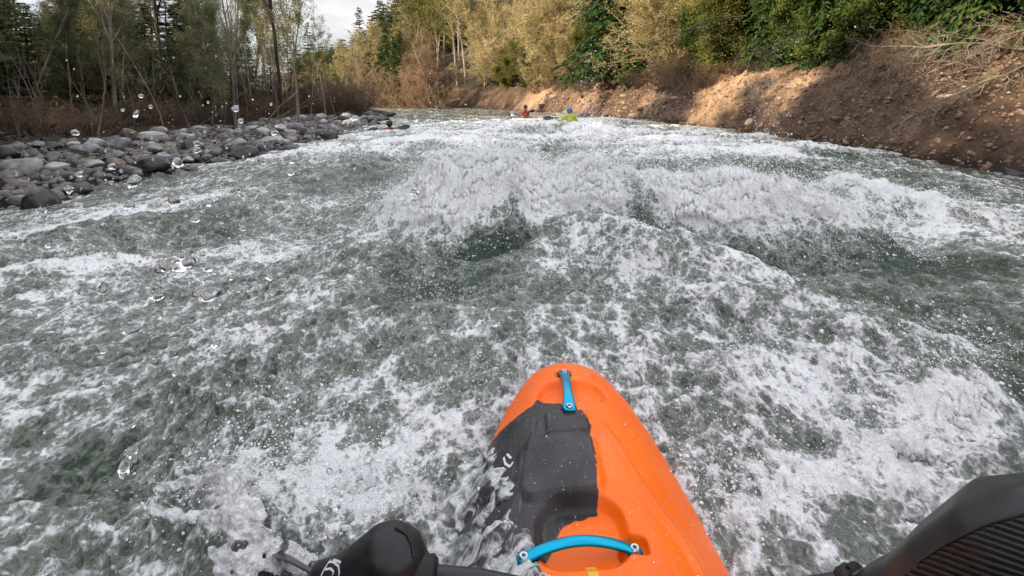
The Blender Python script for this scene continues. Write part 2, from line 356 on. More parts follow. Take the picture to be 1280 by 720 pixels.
S_ALDER = dict(n=[12, 7, 5, 3], wob=[.05, .16, .22, .3], up=[.05, .12, .08, .03], tap=.85, start=[.25, .15, .1], kids=[2.4, 1.3, 1.2], ang=[.75, .7, .7], rat=[.36, .5, .5])
S_BIG = dict(n=[14, 8, 5, 3], wob=[.05, .2, .25, .3], up=[.04, .08, .05, .02], tap=.6, start=[.22, .2, .2], kids=[1.3, 1.4, 1.3], ang=[.9, .8, .8], rat=[.34, .45, .5])
S_MOSS = dict(n=[9, 8, 6, 4], wob=[.11, .2, .26, .35], up=[.04, .06, .0, -.02], tap=.75, start=[.1, .1, .05], kids=[2.6, 1.7, 1.3], ang=[.8, .75, .8], rat=[.5, .5, .5], multi=2, rmin=.008)
S_SAP = dict(n=[9, 5, 3], wob=[.05, .14, .2], up=[.03, .10, .05], tap=.85, start=[.3, .2], kids=[1.4, 1.0], ang=[.5, .6], rat=[.28, .45])
S_SHRUB = dict(n=[7, 6, 4], wob=[.16, .22, .3], up=[.02, .02, .0], tap=.8, start=[.1, .1], kids=[1.8, 1.6], ang=[.7, .7], rat=[.5, .5], multi=9)
def build_protos():
    P = PROTO
    P['alder'] = [bare_tree('bare_alder', s, 8.0, .085, S_ALDER, M['bark_pale'], M['bark_pale']) for s in (11, 12)]
    P['budding'] = [bare_tree('budding_tree', s, 8.0, .085, S_ALDER, M['bark_pale'], M['bark_gold'], (2, .09, .085), M['leaf_yellow']) for s in (21, 22)]
    P['grey'] = [bare_tree('lichened_alder', s, 8.0, .085, dict(S_ALDER, start=[.12, .15, .1]), M['bark_pale'], M['twig_brown'], (3, .12, .085), M['leaf_grey']) for s in (25, 26)]
    P['big'] = [bare_tree('tall_maple', s, 13.0, .15, S_BIG, M['bark_dark'], M['bark_dark']) for s in (31, 32)]
    P['gold'] = [bare_tree('mossy_alder', s, 8.5, .10, S_MOSS, M['bark_gold'], M['bark_gold'], (1, .06, .11, 2), M['moss_gold']) for s in (41, 42, 43)]
    P['pink'] = [bare_tree('bare_willow', s, 5.5, .07, S_MOSS, M['bark_gold'], M['twig_red']) for s in (51,)]
    P['sapling'] = [bare_tree('sapling', s, 3.6, .022, S_SAP, M['bark_pale'], M['bark_pale']) for s in (61, 62, 63)]
    P['shrub'] = [bare_tree('twiggy_shrub', s, 1.5, .014, S_SHRUB, M['twig_brown'], M['twig_brown']) for s in (71, 72)]
    P['redshrub'] = [bare_tree('red_twig_shrub', 73, 2.0, .014, S_SHRUB, M['twig_red'], M['twig_red'])]
    P['leafy'] = [bare_tree('leafy_shrub', s, 4.6, .05, S_MOSS, M['bark_dark'], M['bark_gold'], (3, .11, .12), M['leaf_green']) for s in (81, 82)]
    P['leafyellow'] = [bare_tree('leafy_shrub', 83, 4.6, .05, S_MOSS, M['bark_gold'], M['bark_gold'], (2, .11, .10), M['leaf_yellow'])]
    P['fir'] = [conifer('dark_fir', s, 10.0, 2.1, 44, 6, 6, .42, M['needle_dark'], gap=.24) for s in (91, 92)]
    P['wisp'] = [conifer('thin_hemlock', 93, 10.0, 1.6, 34, 4, 5, .30, M['needle_dark'], droop=.35, gap=.3)]
    P['cedar'] = [conifer('green_cedar', s, 9.0, 2.6, 44, 7, 7, .36, M['needle_cedar'], droop=.7, gap=.12) for s in (95, 96)]
    for v in P.values():
        for o in v: o['_proto'] = 1
build_protos()
USED = set(); prng = random.Random(5)
def put(kind, x, y, height, label, cat='tree', group=None, rz=None, var=None, lean=None, dz=0, wide=1.0, base=None):
    ps = PROTO[kind]; o = ps[var % len(ps)] if var is not None else prng.choice(ps)
    h0 = dict(alder=8, grey=8, budding=8, big=13, gold=8.5, pink=5.5, sapling=3.6, shrub=1.5, redshrub=2., leafy=4.6, leafyellow=4.6, fir=10, wisp=10, cedar=9)[kind]
    if o.name in USED: o = copy_tree(o)
    else: USED.add(o.name)
    if '_proto' in o: del o['_proto']
    s = height / h0; o.scale = (s * wide, s * wide, s); o.rotation_euler = ((lean or (0, 0))[0], (lean or (0, 0))[1], prng.random() * 6.28 if rz is None else rz)
    if lean: o.rotation_mode = 'ZYX'
    z = float(ground_z(x, y)) if base is None else base
    o.location = (x, y, z + dz)
    return tag(o, label, cat, group)
def putp(kind, px, D, height, label, **k):
    """by photograph column and distance"""
    return put(kind, (px - 640) / 640 * (D * .9945 + .05), D, height, label, **k)

# ---- left bank, notable trees
putp('fir', 18, 19, 6.0, 'dark green fir rising at the far left edge of the wood, crown against the sky', var=0)
putp('fir', -60, 19, 8.5, 'dark fir whose branches reach in at the left border of the view', var=1)
putp('fir', 62, 25, 4.3, 'small dark fir in the dip of the left treeline under open sky', var=1)
putp('big', 90, 17, 15, 'tallest dark mossy maple trunk with a side branch over the left gap of sky', var=0, rz=0.4, wide=.62)
putp('big', 136, 18, 14, 'dark straight maple trunk beside the tallest maple, forking high up', var=1, rz=2.2, wide=.6)
putp('big', 205, 20, 13, 'dark maple with several upright stems among the pale saplings', var=0, rz=2.9, wide=.6)
putp('big', 228, 21, 13, 'dark maple stem just behind the several stemmed maple', var=1, rz=.8, wide=.55)
putp('big', 352, 22, 13, 'slender dark trunk standing alone before the sunlit yellow green trees', var=1, rz=4.2, wide=.5)
putp('alder', 296, 25, 8.5, 'leafless tree open against the sky, left of the budding trees', var=0)
putp('wisp', 246, 24, 9.5, 'thin ragged hemlock with sparse branches against the sky', var=0)
putp('wisp', 176, 30, 6.5, 'ragged low hemlock behind the forked maples', var=0)
FL = 'dark firs massed in the left wood'
for i, (px, D, h) in enumerate([(108, 19, 5.2), (150, 18, 4.6), (188, 19, 4.2), (228, 21, 4.6), (130, 22, 6.4), (88, 17, 3.4), (42, 16, 3.6), (-10, 15, 4.6), (262, 22, 4.2), (290, 24, 4.0), (-110, 22, 8), (-160, 17, 7), (-90, 14, 5.5), (-30, 20, 7.5), (5, 24, 7), (115, 28, 8.5), (240, 27, 6.6), (160, 24, 6.4), (196, 26, 6.2), (60, 20, 3.6), (30, 21, 5.8), (215, 24, 5.5), (240, 30, 7.6), (90, 30, 8.2), (310, 27, 4.0), (340, 28, 3.6)]):
    putp('fir', px, D, h, 'dark fir in the shaded mass of the left wood behind the cobble bar', group=FL, wide=1.45)
YG = 'sunlit yellow green trees of the left bank'
for i, (px, D, h) in enumerate([(318, 30, 8.5), (338, 27, 7.5), (365, 31, 8), (392, 33, 5.0), (330, 36, 9), (300, 29, 5.0), (275, 27, 4.2), (408, 38, 3.8)]):
    putp('budding', px, D, h, 'slender tree in yellow green bud, sunlit above the brown brush of the left bank', group=YG)
putp('fir', 388, 35, 5.9, 'pointed green fir at the right end of the left wood', var=0, wide=.9)
putp('fir', 362, 40, 7.4, 'green fir half hidden behind the sunlit budding trees', var=1, wide=.9)
putp('alder', 437, 33, 4.9, 'pale slim alder with twin stems standing apart at the end of the left bank', var=1, wide=.7)
putp('alder', 449, 34, 4.6, 'pale slim alder just right of the twin stemmed one', var=0, wide=.7)
PS = 'pale saplings along the left bank'
for i in range(36):
    px = [115, 22, 38, 52, 150, 168, 186, 205, 238, 246, 262, 280, 305, 322, 338, 347, 372, 405, 420][i] if i < 19 else prng.uniform(-150, 425)
    D = prng.uniform(10.6, 13) if px < 150 else (prng.uniform(13, 18) if px < 300 else prng.uniform(20, 27))
    le = (0, 0) if i == 0 else (prng.gauss(0, .08), prng.gauss(0.03, .13))
    if i == 0: putp('sapling', px, 11, 1.9, 'straight white sapling standing alone in front of the dark firs', var=0, wide=.8)
    else: putp('sapling', px, D, prng.uniform(1.6, 3.4) * (1.25 if px > 280 else 1), 'pale leafless sapling in the thin fringe between cobbles and dark wood', group=PS, lean=le, wide=1.1)
for i in range(7):
    px = prng.uniform(110, 330); D = prng.uniform(11, 16)
    putp('sapling', px, D, prng.uniform(2.2, 3.2), 'long pale stem fallen aslant over the brown brush of the left bank', cat='tree', group='leaning stems on the left bank', lean=(prng.gauss(0, .15), prng.uniform(.8, 1.25)), wide=.8)
BR = 'brown shrubs along the left bank'
for i in range(62):
    D = 9.5 + 20 * prng.random() ** .8; s = prng.uniform(3.3, 7.5) + max(0, D - 20) * .12
    x = float(np.interp(D, YL, XLv)) - s
    put('shrub', x, D, prng.uniform(.4, .85) * (1.6 if s > 5.5 else 1) * (1 + max(0, D - 18) * .05), 'tangled brown leafless shrub between the cobbles and the left wood', cat='shrub', group=BR, wide=1.3)
for i in range(26):
    D = prng.uniform(26, 44); x = float(np.interp(D, YL, XLv)) - prng.uniform(1.0, 6)
    put('shrub', x, D, prng.uniform(1.6, 3.0), 'brown grey thicket shrub crowding the far end of the left bank', cat='shrub', group='thicket shrubs at the far left bend')
for i in range(22):
    px = prng.uniform(-60, 380); D = prng.uniform(15, 26)
    putp('alder', px, D, prng.uniform(3.5, 8), 'thin grey leafless alder in front of the dark firs of the left wood', group='grey alders of the left wood', wide=.75)
for i in range(20):
    px = prng.uniform(-90, 345); D = prng.uniform(13.5, 23)
    putp('grey', px, D, prng.uniform(3.0, 4.8), 'grey green lichened alder at the front of the left wood', group='lichened alders of the left wood', wide=.9)
for i in range(45):
    D = prng.uniform(11, 30); x = float(np.interp(D, YL, XLv)) - prng.uniform(4.2, 8)
    put('redshrub', x, D, prng.uniform(.5, 1.1) * (1 + max(0, D - 15) * .03), 'low reddish brown shrub on the brushy slope behind the cobbles', cat='shrub', group='reddish shrubs behind the cobbles', wide=1.5)
# forest deeper on the left, and upstream behind the viewer (shades the river)
for i in range(46):
    D = prng.uniform(40, 95); x = float(np.interp(D, YL, XLv)) - prng.uniform(7, 50)
    if (x / D * 640 + 640) > 372: continue
    put('fir', x, D, prng.uniform(6, 8.0) + max(0, D - 60) * .04, 'fir of the deeper left wood showing between nearer trees', group='firs of the deeper left wood')
for i in range(64):
    y = -48 + i * .9; put('fir', -11 - prng.random() * 7 if y < 6 else -16, y, 10.5 if 0.5 < y < 6 else prng.uniform(13, 17), 'tall fir of the upstream left bank, shading the river', group='upstream firs', wide=1.5)
# ---- far centre
fw = conifer('far_fir', 97, 10.0, 2.0, 15, 6, 2, .95, M['needle_dark'], gap=.1)
fwv, fwf, fwm = [], [], []; off_ = 0; FWV = []
for c in fw.children:
    me_ = c.data; v_ = np.zeros(len(me_.vertices) * 3, dtype=np.float32); me_.vertices.foreach_get('co', v_); l_ = np.zeros(len(me_.loops), dtype=np.int32); me_.loops.foreach_get('vertex_index', l_)
    q_ = np.zeros(len(me_.polygons), dtype=np.int32); me_.polygons.foreach_get('material_index', q_); FWV.append(v_.reshape(-1, 3)); fwf.append(l_.reshape(-1, 4) + off_); fwm.append(q_); off_ += len(FWV[-1])
FWV = np.concatenate(FWV); fwf = np.concatenate(fwf); fwm = np.concatenate(fwm)
for c in list(fw.children): bpy.data.objects.remove(c)
bpy.data.objects.remove(fw)
rw = np.random.default_rng(15); nW = 420; yy_ = rw.uniform(98, 205, nW); xx_ = yy_ * rw.uniform(-.42, .12, nW)
hz_ = -.5 + sstep(95, 190, yy_) * (22 + 10 * np.exp(-((xx_ + 10) / 60) ** 2)) * (.42 + .58 * sstep(-60, -25, xx_)); bz = np.maximum(hz_, ground_z(xx_, yy_, False))
sc1 = rw.uniform(.7, 1.15, nW) * np.where(xx_ / yy_ < -.27, .8, 1.2); an = rw.random(nW) * 6.28; c_, s_ = np.cos(an)[:, None], np.sin(an)[:, None]
VV = FWV[None] * (sc1[:, None, None] * np.array([1.25, 1.25, 1])); VV = np.stack([VV[..., 0] * c_ - VV[..., 1] * s_, VV[..., 0] * s_ + VV[..., 1] * c_, VV[..., 2]], -1) + np.stack([xx_, yy_, bz - .5], -1)[:, None]
FFw = (fwf[None] + (np.arange(nW) * len(FWV))[:, None, None]).reshape(-1, 4)
me = mesh_np('distant_woods', VV.reshape(-1, 3), FFw, 4, M['bark_dark']); me.materials.append(M['needle_dark'])
if len(me.polygons) == len(FFw): me.polygons.foreach_set('material_index', np.tile(fwm, nW).astype(np.int32))
tag(link('distant_woods', me), 'far off conifer woods covering the hill beyond the river bend', 'woods', kind='stuff')
putp('fir', 500, 82, 19.5, 'tall pointed fir standing above the centre of the treeline', var=0, wide=1.0)
putp('fir', 478, 78, 13.5, 'slim fir just left of the tallest centre fir', var=1)
putp('fir', 452, 86, 13.0, 'second slim fir left of the tallest centre fir, at the edge of the open sky', var=1)
putp('cedar', 483, 63, 11, 'bright green cedar at the river bend under the tall centre fir', var=0, wide=.75)
putp('cedar', 494, 60, 9, 'smaller green cedar leaning to the bend, right of the bright one', var=1, wide=.8)
putp('pink', 468, 58, 6.2, 'peach coloured leafless willow glowing at the bend', var=0)
for i, px in enumerate([512, 530, 548]): putp('pink', px, 58 - i * 2, 8.5, 'reddish leafless willow on the bend, right of the green cedars', group='reddish willows on the bend')
for i in range(16): putp('budding', prng.uniform(505, 600), prng.uniform(66, 90), prng.uniform(15, 21), 'yellow green tree high on the slope above the river bend', group='trees high above the bend')
for i in range(85):
    px = prng.uniform(385, 522); y = prng.uniform(62, 96)
    k = prng.choice(['budding', 'fir', 'cedar', 'gold', 'budding'])
    putp(k, px, y, max(2.5, prng.uniform(.8, 1.1) * (y * (122 - np.interp(px, [385, 412, 440, 470, 500, 522], [96, 86, 72, 55, 45, 15])) / 640 - float(ground_z((px - 640) / 640 * y, y)) + 1.2)), {'budding': 'yellow green tree filling the valley at the bend', 'fir': 'dark fir filling the valley at the bend', 'cedar': 'green cedar filling the valley at the bend', 'gold': 'brownish mossy tree filling the valley at the bend'}[k], group={'budding': 'budding trees in the valley', 'fir': 'firs in the valley', 'cedar': 'cedars in the valley', 'gold': 'mossy trees in the valley'}[k])
# ---- right bank
def sR_at(y): return float(np.interp(y, YR, XRv))
GG = 'golden mossy alders on the right bank'
for i in range(84):
    y = prng.uniform(30, 66); x = sR_at(y) + prng.uniform(3.2, 6.0) + (i % 4) * 4.0
    px = x / y * 640 + 640
    if 695 < px < 860 and y < 47: continue
    put('gold', x, y, prng.uniform(6.5, 10.5), 'golden brown mossy alder glowing in low sun along the right bank', group=GG)
for i in range(14):
    y = prng.uniform(36, 62); x = sR_at(y) + prng.uniform(2.6, 3.6)
    put('gold' if i % 3 else 'leafyellow', x, y, prng.uniform(2.6, 4.2), 'low mossy thicket arching over the water on the right bank', cat='shrub', group='low arching thickets on the right bank', lean=(0, -.35))
putp('cedar', 772, 36.5, 12.5, 'big dark green cedar leaning over the cut bank in the middle of the right side', var=0, wide=1.25)
putp('cedar', 748, 40, 12, 'dark green cedar touching the big one on its left', var=1, wide=1.0)
putp('cedar', 808, 33, 8.0, 'low dark cedar on the right of the big one', var=1, wide=1.0)
for i, (px, D, h) in enumerate([(845, 26, 2.1), (865, 24.5, 1.9), (832, 28, 2.4), (880, 24, 1.6)]):
    putp('redshrub', px, D, h, 'reddish twig shrub spilling over the lip of the cut bank beside the big cedar', cat='shrub', group='reddish shrubs on the cut bank lip', wide=1.2)
for i, (px, D, h) in enumerate([(850, 30, 7), (885, 29, 7.5), (920, 27, 7), (830, 33, 8.5)]):
    putp('gold', px, D, h, 'pale branching mossy tree behind the reddish shrubs', group='mossy trees behind the reddish shrubs')
RB = 'dense leafy growth on top of the cut bank'
for i in range(34):
    y = prng.uniform(9.5, 27); s = prng.uniform(3.0, 4.6) if i < 20 else prng.uniform(5, 9)
    k = 'leafyellow' if (y > 19 and i % 2) else ('cedar' if i % 3 == 0 else 'leafy')
    put(k, sR_at(y) + s, y, prng.uniform(3.0, 4.6) * (1.6 if s > 5 else 1) * (1.4 if k == 'cedar' else 1), {'leafy': 'dark broadleaf shrub overhanging the cut bank', 'leafyellow': 'yellow green leafy shrub in sun above the cut bank', 'cedar': 'green cedar drooping over the top of the cut bank'}[k], cat='tree' if k == 'cedar' else 'shrub', group={'leafy': RB, 'leafyellow': 'yellow green shrubs above the cut bank', 'cedar': 'cedars drooping above the cut bank'}[k], lean=(0, -.25) if s < 5 else None)
for i in range(26):
    y = prng.uniform(12, 44); put('cedar' if i % 2 else 'fir', sR_at(y) + prng.uniform(9, 26), y, prng.uniform(9, 13), {0: 'tall fir on the wooded slope above the right bank', 1: 'tall cedar on the wooded slope above the right bank'}[i % 2], group={0: 'firs on the right slope', 1: 'cedars on the right slope'}[i % 2])
for i in range(9):
    y = prng.uniform(11, 26); put('alder', sR_at(y) + prng.uniform(3.6, 5), y, prng.uniform(4, 6), 'pale leafless tree standing among the leafy shrubs of the cut bank', group='pale leafless trees above the cut bank', lean=(0, prng.uniform(-.5, -.1)))
for i in range(34):
    y = prng.uniform(9, 34); put('redshrub' if i % 2 else 'shrub', sR_at(y) + prng.uniform(2.3, 3.3), y, prng.uniform(.5, 1.1), {1: 'low rusty twig shrub rooted in the lip of the cut bank', 0: 'low dark twig shrub rooted in the lip of the cut bank'}[i % 2], cat='shrub', group={1: 'low rusty shrubs on the lip', 0: 'low dark shrubs on the lip'}[i % 2], wide=1.2)
# ---- ground cover: twigs, leaf litter and ferns as masses
rng = np.random.default_rng(8)
T = Tubes()
for i in range(5200):
    if i < 3600:
        y = rng.uniform(7, 40); s = 2.6 + rng.gamma(2, 1.6); x = np.interp(y, YL, XLv) - s
    else:
        y = rng.uniform(7, 42); x = np.interp(y, YR, XRv) + rng.uniform(2.2, 6)
    z = float(ground_z(x, y)); d = nrm(np.array([rng.normal(), rng.normal(), abs(rng.normal()) * .7 + .1])); ln = rng.uniform(.25, .8); p = np.array([x, y, z - .02])
    for k in range(3):
        q = p + d * ln / 3; T.seg(p, q, .006 * (1 - k * .25), .006 * (.75 - k * .25)); p = q; d = nrm(d + rng.normal(size=3) * .25 - np.array([0, 0, .1]))
tag(link('brush', T.mesh('brush', M['twig_brown'], 3)), 'brown dead twigs and bramble matted over both banks', 'undergrowth', kind='stuff')
n = 16000; y = rng.uniform(7, 45, n); x = np.interp(y, YR, XRv) + 2.5 + rng.gamma(2, 1.3, n); x[:5000] = np.interp(y[:5000], YL, XLv) - 3.4 - rng.gamma(2, 1.5, 5000)
z = ground_z(x, y); C = np.stack([x, y, z + .02], -1) + rng.normal(size=(n, 3)) * [.1, .1, .08]; D = rdir(rng, n); D[:, 2] = np.abs(D[:, 2]) * .8; D /= np.linalg.norm(D, axis=1, keepdims=True)
l = rng.uniform(.08, .26, (n, 1)); LV, LF = quads(C, D, perp(D, rng), l, l * .3)
tag(link('ferns', mesh_np('ferns', LV[20000:], LF[:11000], 4, M['leaf_green'])), 'low green ferns and ivy covering the ground above the right cut bank', 'ground cover', kind='stuff')
tag(link('leaf_litter', mesh_np('leaf_litter', LV[:20000], LF[:5000], 4, M['twig_brown'])), 'brown dead leaves and grass lying behind the cobbles', 'leaf litter', kind='stuff')

# ---- bare roots and dead branches hanging over the right bank
def dead_branch(seed, p, d, ln, r):
    rg = np.random.default_rng(seed); Tm = Tubes(); tips = []
    grow([Tm, Tm], rg, np.array(p, dtype=float), nrm(np.array(d, dtype=float)), ln, r, 0, dict(n=[12, 8, 5], wob=[.12, .22, .3], up=[-.012, -.07, -.05], tap=.8, start=[.05, .1], kids=[1.1, .9], ang=[.7, .8], rat=[.42, .5], rmin=.006), tips)
    return Tm
for i, (px, py, D, d, ln) in enumerate([(1290, 62, 10.2, (-1, .25, .04), 3.0), (1300, 78, 10.0, (-1, .2, -.10), 2.7), (1262, 48, 10.9, (-1, .1, -.18), 2.2), (1330, 70, 9.6, (-1, .5, -.22), 2.2), (1180, 55, 12, (-1, .1, -.2), 1.8), (1000, 45, 15.5, (-1, -.5, -.35), 2.6), (930, 20, 17, (-1, -.1, -.12), 3.4)]):
    p = atD(px, py, D)
    lab = ['long pale bare root over the red soil, uppermost of the tangle at the right', 'lower pale bare root curving down the red soil at the right', 'short pale root drooping from the mossy lip at the right', 'pale root rising from the lowest corner of the tangle, nearest the viewer', 'thin bare branch hanging left of the pale root tangle', 'broken bare branch dangling above the dark hollow in the cut bank', 'dark bare limb arching out of the foliage toward the river'][i]
    o = link('bare_branch', dead_branch(300 + i, p, d, ln, .027).mesh('bare_branch', M['bark_pale'] if i < 6 else M['bark_dark'], 5)); tag(o, lab, 'branch', 'bare roots and branches over the cut bank')
for i in range(9):
    y = prng.uniform(9.6, 13.5); x = sR_at(y) + prng.uniform(2.1, 2.9); o = link('bare_branch', dead_branch(400 + i, (x, y, float(ground_z(x, y)) + .25), (-1, prng.uniform(-.3, .9), prng.uniform(-.25, .1)), prng.uniform(1.2, 2.2), .016).mesh('bare_branch', M['bark_pale'], 5)); tag(o, 'thin pale root sprawling over the red soil at the right end of the cut bank', 'branch', 'small pale roots at the right end')
for i, (px, py, D, d, ln) in enumerate([(575, 124, 52, (-.3, -1, -.05), 3), (335, 150, 14.5, (.6, -.2, .55), 1.3)]):
    p = atD(px, py, D); lab = ['pale drift log lying at the waterline of the far right bank', 'short broken pale stick standing up from the brown brush'][i]
    Tm = Tubes(); q = p + nrm(np.array(d)) * ln * .55; Tm.seg(p, q, .10 if i != 1 else .03, .07 if i != 1 else .02); Tm.seg(q, q + nrm(np.array(d) + [0.1, .1, -.08]) * ln * .45, .07 if i != 1 else .02, .03); 
    tag(link('driftwood', Tm.mesh('driftwood', M['bark_gold'] if i < 1 else M['bark_pale'], 8)), lab, 'driftwood', 'driftwood on the banks')

# ------------------------------------------------------------------ stones
def stone_mesh(seed, mt, flat=.62, ang=0):
    bm = bmesh.new(); bmesh.ops.create_icosphere(bm, subdivisions=4, radius=1); o = Vector((seed * 7.7, seed * 3.1, 0)); rr = random.Random(seed)
    pl = [(Vector((rr.gauss(0, 1), rr.gauss(0, 1), rr.gauss(0, .8))).normalized(), rr.uniform(.58, .88)) for _ in range(9 + ang * 2)]
    for v in bm.verts:
        p = v.co.copy()
        for n_, d_ in pl:
            e_ = p.dot(n_) - d_
            if e_ > 0: p -= n_ * e_ * .84
        k = 1 + .16 * mn.noise(p * 1.1 + o) + .05 * mn.noise(p * 3.2 + o) + .012 * mn.noise(p * 9 + o); p *= k
        v.co = Vector((p.x, p.y * .8, p.z * flat))
    return from_bm(bm, 'river_stone', mt)
stones = [stone_mesh(s, M[k], f, a) for s, k, f, a in [(1, 'rock', .62, 0), (2, 'rock', .55, 2), (3, 'rock', .7, 4), (4, 'rock_brown', .6, 1), (5, 'rock_wet', .66, 0), (6, 'rock', .5, 1), (7, 'rock_wet', .6, 3), (8, 'rock_brown', .75, 5)]]
rg = random.Random(12); placed = []
def put_stone(x, y, r, mi, label, group, sink=.3, sq=(1, 1, 1), z=None, rz=None, name='river_stone'):
    o = link(name, stones[mi]); o.scale = (r * sq[0], r * sq[1], r * sq[2]); o.rotation_euler = (rg.gauss(0, .18), rg.gauss(0, .18), rg.uniform(0, 6.28) if rz is None else rz)
    zz = float(ground_z(x, y, False)) if z is None else z
    o.location = (x, y, zz + r * .6 * sq[2] * (1 - 2 * sink) ); placed.append((x, y, r)); return tag(o, label, 'stone', group)
GS = 'stones of the gravel bar'
for px, py, r, mi, lab, sq in [
    (52, 248, .25, 4, 'black wet boulder at the water edge, largest dark stone near the left border', (1, 1, 1.35)),
    (98, 232, .19, 4, 'dark rounded stone just right of the black wet boulder', (1.15, 1, .9)),
    (190, 197, .26, 5, 'big smooth grey stone in the middle of the cobble bar', (1.2, 1, .9)),
    (162, 188, .24, 7, 'tan brown upright stone at the back of the cobble bar', (1, 1, 1.1)),
    (160, 215, .22, 0, 'long pale grey stone by the water below the tan one', (1.4, .9, .8)),
    (8, 212, .22, 6, 'dark cracked stone at the left border of the cobble bar', (1.2, 1, 1)),
    (25, 246, .15, 0, 'pale stone touching the black boulder on its left', (1.2, 1, .9)),
    (12, 262, .13, 5, 'flat grey stone at the lower left border beside the water', (1.5, 1, .7)),
    (118, 213, .17, 1, 'angular grey slab in the cobbles above the dark rounded stone', (1.3, 1, .9)),
    (143, 239, .14, 1, 'grey stone half in the foam right of the dark rounded one', (1.2, 1, .9)),
    (238, 205, .18, 4, 'low wet stone at the foam edge in the middle of the bar', (1.6, 1, .7)),
    (320, 185, .26, 2, 'pale grey bulky stone on the bar before the brown thicket', (1.1, 1, 1)),
    (342, 178, .3, 5, 'pale smooth slab behind the bulky grey stone', (1.3, 1, .8)),
    (372, 168, .34, 0, 'broad pale stone at the back of the far cobbles', (1.3, 1, .8)),
    (401, 183, .24, 4, 'black wet stone at the water edge of the far cobbles', (1.2, 1, .9)),
    (413, 186, .22, 6, 'black stone standing in the shallow water beside the far cobbles', (1, 1, 1)),
    (428, 177, .30, 4, 'long dark stone lying in the water at the tip of the bar', (1.7, .9, .8)),
    (378, 188, .22, 6, 'dark low stone in the foam below the far cobbles', (1.4, 1, .7)),
    (462, 164, .3, 4, 'flat black stone barely above the far shallows', (2, .8, .4)),
    (516, 141, .34, 4, 'small dark stone breaking the far water at the bend', (1.2, .8, .9)),
    (482, 146, .7, 6, 'dark stone row end at the far left waterline', (1.6, .8, .6)),
]:
    P_ = onz(px, py, .12 if py > 150 else .0)
    put_stone(P_[0], P_[1], r * .9, mi, lab, GS, sink=.14 if r < .3 else .25, sq=sq, rz=rg.uniform(-.4, .4))
tries = 0
while len(placed) < 288 and tries < 40000:
    tries += 1
    y = 4.2 + 28 * rg.random() ** 1.5; s = -.25 + 3.5 * rg.random(); s *= 1 - .35 * sstep(14, 30, y)
    x = float(np.interp(y, YL, XLv)) - s
    if (x / y) < -1.25: continue
    r = max(.06, min(.25, rg.gammavariate(3.0, .038))) * (1 + .022 * y)
    if all((x - a) ** 2 + (y - b_) ** 2 > (.80 * (r + c)) ** 2 for a, b_, c in placed):
        wetr = s < .45; mi = rg.choice([4, 6]) if wetr and rg.random() < .75 else rg.choice([0, 1, 2, 5, 0, 1, 2, 3, 7, 5, 6])
        put_stone(x, y, r, mi, {True: 'dark wet rounded stone in the cobble bar along the left bank', False: 'dry rounded stone, grey or brown, in the cobble bar along the left bank'}[mi in (4, 6)], 'dark wet cobbles of the bar' if mi in (4, 6) else 'dry cobbles of the bar', sq=(rg.uniform(.9, 1.35), 1, rg.uniform(.75, 1.1)), sink=.22)
# right bank boulders
for px, py, r, mi, lab, sq, dz in [
    (985, 180, .30, 7, 'brown flat topped boulder standing in the water under the right bank', (1.3, 1, .8), 0),
    (1105, 180, .26, 4, 'dark hollowed boulder at the foot of the cut bank', (1.2, 1, .9), .1),
    (800, 132, .62, 3, 'brown angular boulder in the cut bank right of the yellow paddler', (1.0, .8, 1.2), .2),
    (815, 128, .8, 7, 'large grey brown rock ledge in the cut bank', (1.6, .8, 1), .3),
    (830, 141, .5, 6, 'dark low rock at the waterline of the cut bank', (1.6, .8, .7), 0),
    (762, 141, .5, 4, 'dark rock at the waterline near the yellow paddler', (1.5, .8, .8), 0),
    (736, 134, .6, 6, 'dark grey rock cluster above the yellow paddler', (1.3, .8, .9), .15),
    (632, 128, .8, 7, 'sunlit tan boulder on the far right bank', (1.1, .8, 1), .1),
    (600, 130, .9, 7, 'tan slab on the far right bank beside the drift log', (1.3, .8, .8), .1),
    (1272, 218, .2, 4, 'dark stone at the waterline by the right border', (1.3, 1, .8), .05),
    (1150, 187, .18, 6, 'small dark stone at the foot of the cut bank, right of the hollowed boulder', (1.3, 1, .8), .05)]:
    P_ = onz(px, py, dz); put_stone(P_[0], P_[1], r, mi, lab, 'rocks along the right bank', sq=sq, z=dz - .05, sink=.2, rz=rg.uniform(-.3, .3), name='boulder')

